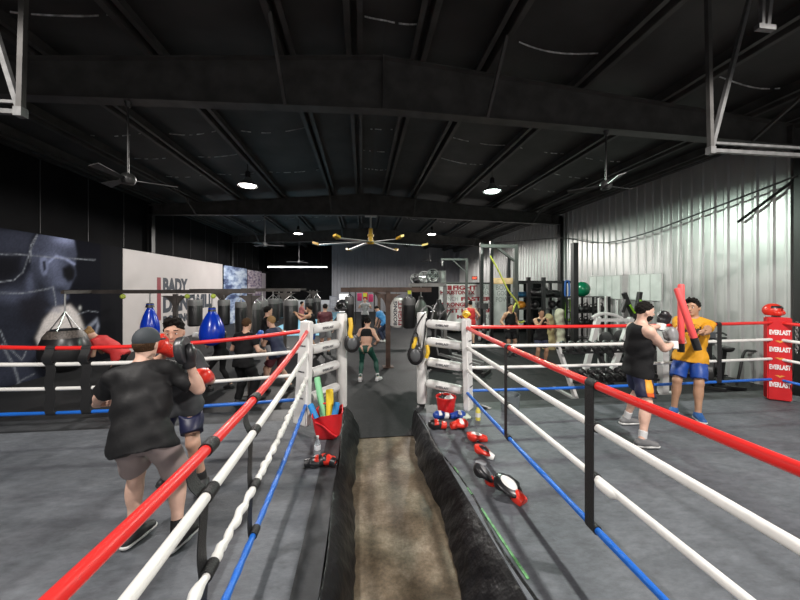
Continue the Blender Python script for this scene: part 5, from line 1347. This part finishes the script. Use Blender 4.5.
sdf_lump(555, 296, RY+.35, (.3, .25, .15), SH[0], 'low black bundle at the right of the upper rack shelf', 'gear_bundle', 'gear', BLKP)
p = onrack(521, 1); tag(MB().ball((p.x, p.y, p.z+.15), (.19, .15, .15), 18, 12).build('medicine_ball', mat('ball_orange', (.75, .30, .03), .4)), 'orange medicine ball on the middle rack shelf', 'ball')
for px, lab in ((535, 'left'), (552, 'middle'), (560, 'right')):
    p = onrack(px, 1); tag(MB().ball((p.x, p.y, p.z+.16), .16, 18, 12).build('medicine_ball', BLKP), 'black medicine ball on the middle rack shelf, at its '+lab, 'ball', 'black medicine balls')
for px, m, lab, y0, y1 in ((567.2, mat('band_blue', (.03, .11, .38), .6), 'blue band hanging on the rack upright beside the green ball', 281, 297), (568.2, mat('band_lime', (.25, .55, .02), .6), 'lime green band hanging below the blue one', 300, 320)):
    a, b = at(px, y0, RY-.12), at(px, y1, RY-.12)
    tag(MB().tube(smooth_path([a+V((-.07, 0, 0)), V((a.x-.09, a.y, b.z+.1)), b, V((a.x+.09, a.y, b.z+.1)), a+V((.07, 0, 0))]), .035, 8, closed=True).build('hanging_band', m), lab, 'band')
for px, z0_, h_, m, lab in ((559.5, .012, 1.35, mat('sack_cream', (.5, .46, .36), .8), 'cream sack standing at the foot of the rack'), (549, .012, 1.15, mat('sack_tan', (.38, .29, .15), .8), 'tan sack standing left of the cream sack')):
    p = at(px, 330, 11.2); c = Sdf(.03); c.cone((p.x, p.y, .3), (p.x, p.y, h_), .2, .16, k=.0); c.cut((p.x, p.y, z0_), (0, 0, -1)); c.cone((p.x, p.y, .05), (p.x, p.y, .3), .23, .22); c.wr = .015; c.wf = .5
    tag(c.build('sack', m), lab, 'sack')
# green ball on a black cabinet
CY = 11.0; x0, x1 = at(577, 300, CY).x, at(622, 300, CY).x; x1 = min(x1, XR-.15); ztop = at(600, 296.5, CY).z
t = thing('equipment_cage', 'black mesh equipment cage under the green ball', 'cage', ((x0+x1)/2, CY, 0))
mb = MB()
for x in (x0, (x0+x1)/2, x1):
    for y in (CY, CY+.6): mb.b2((x-.03, y-.03, .012), (x+.03, y+.03, ztop))
mb.build('cage_frame', RIGK, t)
for z in (.4, .85, 1.35, ztop): MB().b2((x0, CY, z-.03), (x1, CY+.6, z)).build('shelf', RIGK, t)
mb = MB()
for x in np.arange(x0, x1, .12): mb.b2((x-.006, CY+.59, .1), (x+.006, CY+.6, ztop))
mb.build('back_grid', RIGK, t)
p = at(582, 288, CY+.3); tag(MB().ball((p.x, p.y, ztop+.27), .28, 28, 18).build('exercise_ball', mat('ball_green', (.004, .15, .07), .22)), 'shiny dark green exercise ball on top of the cage', 'ball')
rnd = random.Random(2)
KB = mat('cast_iron', (.02, .02, .021), .45)
def kettlebell(p, r, label):
    t = thing('kettlebell', label, 'kettlebell', p, 0, 'kettlebells in the cage'); p = V(p)
    MB().lathe([(0, 0), (r*.6, 0), (r*.95, r*.5), (r, r), (r*.8, r*1.6), (r*.45, r*1.9), (0, r*1.95)], p, 18).build('weight', KB, t)
    MB().tube(smooth_path([p+V((-r*.5, 0, r*1.7)), p+V((-r*.62, 0, r*2.3)), p+V((0, 0, r*2.7)), p+V((r*.62, 0, r*2.3)), p+V((r*.5, 0, r*1.7))]), r*.15, 8).build('handle', KB, t)
kn = 0
for z, lv in ((1.35, 'upper'), (.85, 'middle')):
    for k in range(6):
        x = x0+.14+k*(x1-x0-.28)/5
        kettlebell((x, CY+.25, z), .1+.012*(k % 3), 'black kettlebell on the %s cage shelf, %s from the left' % (lv, ('first', 'second', 'third', 'fourth', 'fifth', 'sixth')[k]))
# white plate-loaded machine
WM = mat('machine_white', (.62, .62, .61), .4)
def P8(px, py, Y): return at(px, py, Y)
t = thing('weight_machine', 'white framed plate machine with a curved top tube behind the ring', 'exercise machine', at(610, 372, 8.2)*1)
t.location.z = .012; ROOT[t.name] = V(t.location)
for a, b, Y in (((598, 318), (585, 375), 8.0), ((631, 318), (612, 378), 8.0), ((606, 296), (606, 372), 8.7), ((599, 298), (599, 372), 8.7), ((618, 300), (618, 372), 8.9)):
    q0, q1 = P8(*a, Y), P8(*b, Y); q1.z = max(q1.z, .02)
    MB().bar(q0, q1, .11 if Y < 8.5 else .05, .13 if Y < 8.5 else .05).build('frame_leg', WM, t)
MB().tube(smooth_path([P8(592, 318, 8.05), P8(600, 314, 8.05), P8(612, 314.5, 8.05), P8(622, 319, 8.05), P8(630, 330, 8.05), P8(634, 345, 8.05)]), .045, 10).build('top_tube', WM, t)
MB().bar(P8(585, 375, 8.0)+V((0, 0, .06)), P8(612, 378, 8.0)+V((0, 0, .06)), .1, .08).build('base_member', WM, t)
MB().bar(P8(598, 320, 8.0), P8(631, 320, 8.0), .08, .08).bar(P8(600, 320, 8.0), P8(599, 318, 8.7), .06, .06).bar(P8(618, 320, 8.0), P8(618, 320, 8.9), .06, .06).build('cross_member', WM, t)
for k, (px, py) in enumerate(((607, 340), (622, 338))):
    c = P8(px, py, 8.15); MB().lathe([(0, -.05), (.2, -.05), (.22, -.04), (.22, .04), (.2, .05), (0, .05)], c, 22, (1, .2, 0)).build('weight_plate', KB, t)
MB().box(P8(615, 352, 8.2), (.5, .35, .1), M=Matrix.Rotation(.5, 3, 'X')).build('seat_pad', BLKP, t)
# dumbbell rack
DX0, DX1 = at(566, 355, 6.3).x, at(648, 355, 6.3).x
t = thing('dumbbell_rack', 'two-tier black dumbbell rack behind the right ring', 'rack', ((DX0+DX1)/2, 6.4, .0))
tiers = ((.92, 6.5), (.40, 6.15))
for z, y in tiers:
    tilt = .25
    MB().bar((DX0, y-.1, z-.03), (DX1, y-.1, z-.03), .06, .04).bar((DX0, y+.12, z+.03), (DX1, y+.12, z+.03), .06, .04).build('tray', RIGK, t)
for x in (DX0+.05, (DX0+DX1)/2, DX1-.05):
    MB().bar((x, 6.05, .03), (x, 6.7, 1.05), .06, .1).bar((x, 5.95, .035), (x, 6.8, .035), .07, .045).build('frame_leg', RIGK if x > DX0+.1 else WM, t)
HEX = mat('rubber_hex', (.022, .022, .023), .4)
def dumbbell(name_label):
    t = thing('dumbbell', name_label, 'dumbbell', (0, 0, 0), 0, 'dumbbells on the rack')
    MB().cyl((0, -.16, 0), (0, .16, 0), .016, n=10).build('handle', CHROME, t, world=False)
    for s_ in (-1, 1):
        MB().lathe([(0, s_*.06), (.06, s_*.06), (.072, s_*.075), (.072, s_*.155), (.06, s_*.17), (0, s_*.17)], (0, 0, 0), 8, (0, 1, 0)).build('weight_head', HEX, t, world=False)
    return t
ords = ('first', 'second', 'third', 'fourth', 'fifth', 'sixth', 'seventh', 'eighth', 'ninth')
proto = None
for ti, (z, y) in enumerate(tiers):
    for k in range(9):
        lab = 'black dumbbell on the %s tier of the rack, %s from the left' % (('upper', 'lower')[ti], ords[k])
        loc = (DX0+.13+k*(DX1-DX0-.26)/8, y, z+.082)
        if proto is None: proto = dumbbell(lab); o = proto; o.location = loc
        else: o = dup(proto, loc, 0, lab)
        o.rotation_euler = (.27, 0, 0)
# white upright of a rack just behind the men
p = at(667.5, 345, 6.0); t = thing('squat_stand', 'white steel stand behind the man in the black vest', 'stand', (p.x, 6.1, .012))
MB().b2((p.x-.07, 6.03, .02), (p.x+.07, 6.17, 1.75)).build('post', WM, t)
MB().b2((p.x-.3, 6.0, .012), (p.x+.3, 6.2, .07)).bar((p.x-.1, 6.1, 1.6), (p.x+.35, 6.1, 1.2), .06, .06).build('foot', WM, t)
# black pulley machine
t = thing('pulley_machine', 'tall black cable machine with lime grips behind the man in the black vest', 'exercise machine', at(632, 372, 8.6)); t.location.z = .012; ROOT[t.name] = V(t.location)
for a, b in (((624, 293), (633, 316)), ((640, 292), (636, 316)), ((636, 316), (640, 370)), ((626, 300), (622, 312))):
    q0, q1 = at(*a, 8.6), at(*b, 8.6); q1.z = max(.02, q1.z); MB().bar(q0, q1, .1, .1).build('arm', RIGK, t)
for a, b in (((630, 305), (635, 313)), ((641, 300), (639, 308))):
    q0, q1 = at(*a, 8.5), at(*b, 8.5); MB().cyl(q0, q1, .03, n=10).build('grip', MATS['band_lime'], t)
MB().b2((at(630, 350, 8.6).x, 8.4, .012), (at(650, 350, 8.6).x, 9., .08)).build('base', RIGK, t)

# exercise bikes by the ribbed wall
def bike(x, y, rz, label, m, big=1.):
    t = thing('exercise_bike', label, 'exercise bike', (x, y, .012), rz, 'exercise bikes')
    B = lambda *a, **k: MB().bar(*a, **k)
    MB().bar((0, -.5, .05), (0, .55, .05), .07, .06).bar((-.28, -.5, .04), (.28, -.5, .04), .07, .06).bar((-.25, .55, .04), (.25, .55, .04), .07, .06).build('base', m, t, world=False)
    MB().bar((0, -.15, .06), (0, -.32, .85), .07, .06).build('seat_post', m, t, world=False)
    c = Sdf(.015); c.cone((0, -.45, .9), (0, -.3, .9), .09, .06, (1, 0, 0), 1.3, k=.02); c.cone((0, -.3, .9), (0, -.12, .9), .05, .03, k=.03); c.cut((0, 0, .93), (0, 0, 1)); 
    me = c.mesh('saddle'); link('saddle', me, BLKP, t, world=False)
    MB().bar((0, .3, .06), (0, .42, 1.1), .07, .06).build('front_post', m, t, world=False)
    MB().tube(smooth_path([V((-.25, .2, 1.12)), V((-.24, .38, 1.15)), V((0, .44, 1.12)), V((.24, .38, 1.15)), V((.25, .2, 1.12))]), .022, 8).build('handlebar', BLKP, t, world=False)
    MB().box((0, .46, 1.2), (.18, .05, .13)).build('console', mat('console_grey', (.08, .09, .1), .3), t, world=False)
    MB().lathe([(0, -.06), (.24, -.06), (.27, -.04), (.27, .04), (.24, .06), (0, .06)], (0, .3, .36), 28, (1, 0, 0)).build('flywheel', mat('flywheel', (.05, .05, .052), .35), t, world=False)
    MB().bar((.08, .05, .36), (.08, .05, .2), .03, .03).bar((-.08, .05, .36), (-.08, .05, .52), .03, .03).box((.14, .05, .19), (.12, .1, .03)).box((-.14, .05, .53), (.12, .1, .03)).bar((0, -.15, .3), (0, .35, .36), .06, .08).build('crank', BLKP, t, world=False)
    return t
p = at(727, 385, 6.6); b1 = bike(p.x-.35, 6.7, 2.3, 'black exercise bike by the ribbed wall, left of the two beside the red corner', RIGK)
p = at(757, 385, 6.4); o = dup(b1, (p.x-.6, 6.75, .012), -.5, 'black exercise bike by the ribbed wall, nearest the red corner')
p = at(675, 385, 7.2); o = dup(b1, (p.x+.1, 7.6, .012), 1.4, 'black exercise bike seen between the two men in the right ring')
# big arched tube of the treadmill behind the bikes
p = at(742, 350, 7.0); t = thing('rower_frame', 'black curved tube frame behind the exercise bikes', 'exercise machine', (p.x, 7.0, .012))
MB().tube(smooth_path([at(735, 392, 6.55), at(739, 375, 6.6), at(744, 353, 6.6), at(752, 351, 6.6), at(768, 352, 6.6)]), .028, 8).build('tube', RIGK, t)
# elliptical trainers deep behind the right corner
def trainer(px, Y, label, rz):
    p = at(px, 330, Y); t = thing('elliptical_trainer', label, 'exercise machine', (p.x, Y, .012), rz, 'trainers behind the right ring')
    MB().bar((0, -.8, .06), (0, .8, .06), .12, .1).bar((-.3, -.8, .05), (.3, -.8, .05), .08, .08).bar((-.3, .8, .05), (.3, .8, .05), .08, .08).build('base', BLKP, t, world=False)
    MB().bar((0, .55, .1), (0, .75, 1.35), .12, .1).box((0, .72, 1.45), (.32, .06, .25)).build('column', BLKP, t, world=False)
    for s_ in (-.22, .22): MB().tube(smooth_path([V((s_, .45, .4)), V((s_, .55, 1.0)), V((s_*1.2, .35, 1.5)), V((s_*1.1, .2, 1.65))]), .025, 8).build('handle', GAL, t, world=False)
    for s_ in (-.15, .15): MB().bar((s_, -.7, .25), (s_, .45, .42), .1, .06).build('pedal_bar', DRUM, t, world=False)
    MB().lathe([(0, -.08), (.32, -.08), (.35, 0), (.32, .08), (0, .08)], (0, .5, .42), 22, (1, 0, 0)).build('wheel_cover', BLKP, t, world=False)
trainer(448, 11.6, 'dark elliptical trainer in front of the left end of the slogan sign', .5)
trainer(484, 12.6, 'dark elliptical trainer in front of the middle of the slogan sign', -.4)
trainer(457, 8.6, 'dark elliptical trainer just behind the right corner pad', .9)
# ------------------------------------------------------------------ the people
FABK = mat('cotton_black', (.010, .010, .011), .8, spec=.2, bump=.15, bscale=40); FABG = mat('shorts_taupe', (.27, .215, .205), .8); FABD = mat('denim_dark', (.05, .06, .08), .8)
CAPM = mat('cap_charcoal', (.04, .048, .056), .75); NAVY = mat('navy_shiny', (.012, .015, .05), .45); ROYAL = mat('royal_blue', (.012, .06, .30), .5)
ORG = mat('stripe_orange', (.68, .10, .015), .5); YLO = mat('stripe_yellow', (.78, .33, .02), .5); SHB = mat('shoe_black', (.02, .02, .022), .55); SHG = mat('shoe_grey', (.16, .16, .165), .55); SHBL = mat('shoe_blue', (.02, .10, .30), .5)
SOLE = mat('sole_white', (.68, .68, .66), .5); SKW = mat('sock_white', (.6, .6, .6), .8); SKB = mat('sock_black', (.02, .02, .02), .8)
def tee_yellow():
    m = mat('tee_mustard', (.62, .29, .008), .75); return m
def W(px, py, Y): return at(px, py, Y)
ZF = .342
# 1: the trainer with his back to us
fl, fr_ = onz(125, 551, ZF), onz(172, 553, ZF)
p1 = person('man seen from behind in black tee, taupe shorts and cap, holding up a mitt', (-1.60, 2.58, ZF), -8, 1.72, hip=(0, 0, .88), spine=(22, -9), twist=-6,
    hands=(W(189, 362, 2.72), W(95, 406, 2.98)), feet=(V((fr_.x, fr_.y+.06, ZF)), V((fl.x, fl.y+.08, ZF))), fyaw=(26, 24), look=(8, -4), skin=SKIN_PALE, top=('bigtee', mat('tee_black_sheen', (.010, .010, .011), .62, spec=.3, bump=.1, bscale=40)), bottom=('shorts', FABG),
    hair=('cap', CAPM), shoes=SHB, sole=SOLE, socks=SKB, vox=.010, heavy=.010, gloves=(('mitt', mat('mitt_charcoal', (.035, .036, .04), .35), GB, (-.15, .0, 1)), None), grip=[None, (V((.1, 1, -.1)), V((1, 0, 0)), 1.2)], epole=((1, -.3, -.2), (-.6, -.5, -.7)), sleeve=.8, leg=.86)
# 2: his partner, facing us
p2 = person('young man in a dark tee facing us with red boxing gloves, punching the held mitt', (-1.78, 3.42, ZF), 172, 1.74, hip=(0, 0, .86), spine=(10, 0), twist=25,
    hands=(W(168, 350, 3.05), W(207, 377, 3.05)), feet=(V((-1.93, 3.55, ZF)), onz(203, 488, ZF)), fyaw=(10, -20), look=(-8, -8), skin=SKIN, top=('tee', mat('tee_charcoal', (.03, .032, .036), .75)), bottom=('shorts', NAVY),
    hair=('quiff', HAIR_BLACK), shoes=SHB, sole=SHB, socks=SKB, vox=.010, gloves=(('boxing', GR, GR, (-.2, -.6, .4)), ('boxing', GR, GR, (.25, -.9, .3))), epole=((.6, .1, -.9), (-.6, 0, -.9)))
# 3: the man in the black vest
f1, f2 = onz(642, 447, ZF), onz(627, 424, ZF)
p3 = person('bearded man in a black sleeveless shirt and navy shorts with an orange stripe, gloves raised', (3.60, 3.88, ZF), 108, 1.80, hip=(0, 0, .90), spine=(3, 2), twist=-5,
    hands=(W(673, 344, 3.78), W(666, 326, 4.15)), feet=(V((f1.x, f1.y, ZF)), V((f2.x-.02, f2.y, ZF))), fyaw=(-6, -14), look=(-2, -6), skin=SKIN_PALE, top=('tank', FABK), bottom=('shorts', NAVY),
    hair=('short', HAIR_BLACK), shoes=SHG, sole=SOLE, socks=SKW, vox=.010, heavy=.012, gloves=(('boxing', GG, GW, (.1, .2, 1)), ('boxing', GB, GW, (.3, .1, 1))), epole=((.5, .0, -1), (-.5, .2, -.9)), stripe=(YLO, ORG, 0), leg=.84)
# 4: the coach in yellow
f3, f4 = onz(698, 421, ZF), onz(674, 414, ZF)
cbase = V((5.0, 4.43, ZF))
p4 = person('man in a mustard yellow tee and blue shorts holding two red foam sticks', cbase, 228, 1.78, hip=(0, 0, .92), spine=(-3, -4), twist=-6,
    hands=(W(684, 341, 4.15), W(701, 336, 3.95)), feet=(V((f4.x, f4.y, ZF)), V((f3.x, f3.y, ZF))), fyaw=(14, -20), look=(22, 0), skin=SKIN_TAN, top=('tee', tee_yellow()), bottom=('shorts', ROYAL),
    hair=('quiff', HAIR_BLACK), shoes=SHBL, sole=SOLE, vox=.008, epole=((.8, -.2, -1), (-.8, -.3, -1)), leg=.86, sleeve=.66,
    grip=[(V((-.6, -.5, .35)), V((.3, .5, -.4)), 1.25), (V((-.6, -.2, .35)), V((.5, -.2, -.5)), 1.25)])
# emblem on the yellow tee: dark round print following the cloth
def emblem(P, m_shirt):
    m = m_shirt; nt = m.node_tree; b = nt.nodes['Principled BSDF']
    c = P['TP']-P['S']*.12*P['s']+P['FS']*.13*P['s']-ROOT[P['T'].name]
    tc = nt.nodes.new('ShaderNodeTexCoord'); vm = nt.nodes.new('ShaderNodeVectorMath'); vm.operation = 'DISTANCE'; vm.inputs[1].default_value = c
    nt.links.new(tc.outputs['Object'], vm.inputs[0])
    lt_ = nt.nodes.new('ShaderNodeMath'); lt_.operation = 'LESS_THAN'; lt_.inputs[1].default_value = .105; nt.links.new(vm.outputs['Value'], lt_.inputs[0])
    wv = nt.nodes.new('ShaderNodeTexNoise'); wv.inputs['Scale'].default_value = 22; wv.inputs['Detail'].default_value = 2; nt.links.new(tc.outputs['Object'], wv.inputs['Vector'])
    g = nt.nodes.new('ShaderNodeMath'); g.operation = 'GREATER_THAN'; g.inputs[1].default_value = .47; nt.links.new(wv.outputs['Fac'], g.inputs[0])
    mu = nt.nodes.new('ShaderNodeMath'); mu.operation = 'MULTIPLY'; nt.links.new(lt_.outputs[0], mu.inputs[0]); nt.links.new(g.outputs[0], mu.inputs[1])
    mx = nt.nodes.new('ShaderNodeMixRGB'); mx.inputs['Color1'].default_value = b.inputs['Base Color'].default_value; mx.inputs['Color2'].default_value = (.05, .03, .02, 1)
    nt.links.new(mu.outputs[0], mx.inputs['Fac']); nt.links.new(mx.outputs['Color'], b.inputs['Base Color'])
emblem(p4, MATS['tee_mustard'])
FR = mat('foam_coral', (.80, .085, .085), .6)
foam(W(698, 350, 3.88), W(677, 288, 3.98), .042, 'coral foam stick held slanting in front of the man in yellow', FR, .17)
foam(W(681, 352, 4.12), W(681, 284, 4.16), .04, 'coral foam stick held upright behind the slanting one', FR, .12)
# beard and tattoo of man 3
s3 = p3['s']; 
hF = V((math.sin(math.radians(106)), math.cos(math.radians(106)), -.1)).normalized(); hR = V((math.cos(math.radians(106)), -math.sin(math.radians(106)), 0)); hU = hR.cross(hF)
c = Sdf(.008); c.ell(p3['hc']+hF*.018-hU*.06, (.066*s3, .082*s3, .075*s3), [hR, hF, hU], k=0); c.cut(p3['hc']-hU*.045, hU); c.cut(p3['hc']+hF*.0, -hF); c.wr = .003; c.wf = 3
c.build('beard', HAIR_BLACK, p3['T'])

# ---- people further back
def far(label, px, Y, yaw, H=1.75, z=.012, **k):
    x = at(px, 300, Y).x
    k.setdefault('vox', .02 if Y < 12 else .026)
    return person(label, (x, Y, z), yaw, H, **k)
RT = mat('tee_red', (.55, .03, .03), .7); MAR = mat('tee_maroon', (.10, .022, .03), .7); GRN = mat('leggings_green', (.008, .06, .042), .6); GRT = mat('tee_grey', (.3, .3, .31), .7); BLT = mat('tee_blue', (.05, .22, .5), .7); NV2 = mat('shorts_navy', (.02, .025, .06), .7)
BLS = mat('glove_far_blue', (.02, .12, .5), .4)
far('person in a red top bending forward with arms folded beyond the left ring ropes', 120, 7.5, -100, 1.70, hip=(0, 0, .92), spine=(52, 0), hands=((.02, .45, 1.12), (-.02, .45, 1.06)), feet=((.13, .05), (-.13, -.05)), look=(0, -55), top=('tee', RT), bottom=('pants', FABK), hair=('bun', HAIR_FAIR), shoes=SHB)
far('woman in a black tank top punching the bigger blue bag with a white glove', 221, 7.6, -75, 1.62, hip=(0, 0, .88), spine=(8, 0), hands=((.0, .50, 1.26), (-.08, .32, 1.25)), feet=((.15, -.15), (-.12, .2)), top=('tank', FABK), bottom=('leggings', FABK), hair=('pony', HAIR_BLACK), shoes=SHB, skin=SKIN, female=True, heavy=-.014, gloves=(('boxing', GW, GW), ('boxing', GW, GW)))
far('brown haired man in a black tee standing behind the left ring, seen from behind', 243, 6.5, 20, 1.74, hip=(0, 0, .88), spine=(8, 0), hands=((.25, .3, 1.0), (-.25, .3, 1.0)), feet=((.16, 0), (-.16, .05)), top=('tee', FABK), bottom=('pants', FABK), hair=('short', HAIR_BROWN), shoes=SHB)
far('dark haired man in a black tee standing among the hanging bags', 267, 8.6, 60, 1.80, hands=((.2, .3, 1.1), (-.2, .3, 1.1)), feet=((.12, 0), (-.12, 0)), top=('tee', FABK), bottom=('shorts', GRT), hair=('short', HAIR_BLACK), shoes=SHB)
far('fair haired fighter leaning in with bright blue gloves and maroon shorts', 279, 7.4, -70, 1.72, hip=(0, 0, .88), spine=(18, 0), hands=((.1, .45, 1.15), (-.14, .35, 1.2)), feet=((.15, -.2), (-.15, .2)), top=('tee', NV2), bottom=('shorts', MAR), hair=('short', HAIR_FAIR), shoes=SHB, gloves=(('boxing', BLS, BLS), ('boxing', BLS, BLS)))
far('boxer in a black tank top and blue trunks reaching to the left at a bag', 312, 11.0, -80, 1.72, hip=(0, 0, .9), spine=(6, 0), hands=((.1, .55, 1.42), (-.1, .48, 1.38)), feet=((.15, -.15), (-.12, .2)), top=('tank', FABK), bottom=('shorts', ROYAL), hair=('short', HAIR_BLACK), shoes=SHB, skin=SKIN_TAN)
far('distant person in a pale red top facing the boxer in a tank top', 301.5, 16.0, 70, 1.60, hands=((.1, .4, 1.3), (-.1, .4, 1.3)), top=('tee', mat('tee_pink', (.6, .2, .2), .7)), bottom=('pants', FABK), hair=('short', HAIR_BLACK), shoes=SHB)
far('man in a maroon tee standing with his back turned near the left corner post', 325, 11.2, 5, 1.72, hands=((.27, .08, .82), (-.27, .08, .82)), top=('tee', MAR), bottom=('shorts', GRT), hair=('short', HAIR_BLACK), shoes=SHB)
far('woman in a dark sports bra and green leggings walking away down the aisle', 366, 7.9, 12, 1.64, hip=(0, 0, .84), spine=(16, 0), hands=((.24, .25, .95), (-.22, .28, .95)), feet=((.30, .05), (-.14, -.05)), fyaw=(25, -10), look=(0, -15), top=('bra', FABK), bottom=('leggings', GRN), hair=('bun', HAIR_BLACK), shoes=SKW, socks=SKW, skin=SKIN, female=True, heavy=-.016, vox=.013)
far('distant trainer in a grey tee in front of the pink pads', 365, 17.5, 180, 1.72, hands=((.3, .35, 1.3), (-.3, .35, 1.3)), top=('tee', GRT), bottom=('pants', FABK), hair=('short', HAIR_BLACK), shoes=SHB)
far('person in a light blue top stooping beside the rusty rig post', 385, 13.5, -60, 1.70, hip=(0, 0, .85), spine=(35, 0), hands=((.15, .4, .7), (-.15, .4, .65)), look=(0, -40), top=('tee', BLT), bottom=('pants', NV2), hair=('short', HAIR_BLACK), shoes=SOLE)
far('man in a red tank top looking at the slogan sign, seen from behind', 470.5, 12.2, 5, 1.76, hands=((.3, .1, 1.0), (-.2, .3, 1.3)), top=('tank', RT), bottom=('shorts', FABK), hair=('short', HAIR_BLACK), shoes=SHB, skin=SKIN)
far('man in a black tank top standing beside the gantry post', 510, 10.2, 170, 1.74, hands=((.28, .15, 1.0), (-.28, .15, 1.0)), top=('tank', FABK), bottom=('shorts', FABK), hair=('short', HAIR_BLACK), shoes=SHB, skin=SKIN_TAN)
far('person in a dark top with raised arms by the storage rack', 541, 8.8, 190, 1.66, hands=((.05, .25, 1.42), (-.1, .25, 1.3)), top=('tank', FABK), bottom=('shorts', NV2), hair=('short', HAIR_BLACK), shoes=SHB, skin=SKIN_TAN)
# pink strike pads on a stand far back
t = thing('pad_stand', 'stand of bright pink strike pads at the far end of the aisle', 'pad stand', (at(365, 300, 18.2).x, 18.2, .012)); xx = t.location.x
MB().b2((xx-.55, 18.2, .012), (xx-.49, 18.26, 2.05)).b2((xx+.49, 18.2, .012), (xx+.55, 18.26, 2.05)).bar((xx-.55, 18.23, 2.02), (xx+.55, 18.23, 2.02), .06, .06).build('stand_frame', RIGK, t)
for k, (dx, z) in enumerate(((-.3, 1.72), (.02, 1.76), (.32, 1.66))):
    MB().box((xx+dx, 18.15, z), (.26, .12, .42), bev=.04).build('strike_pad', mat('pad_pink', (.55, .02, .13), .5) if k != 1 else RT, t)
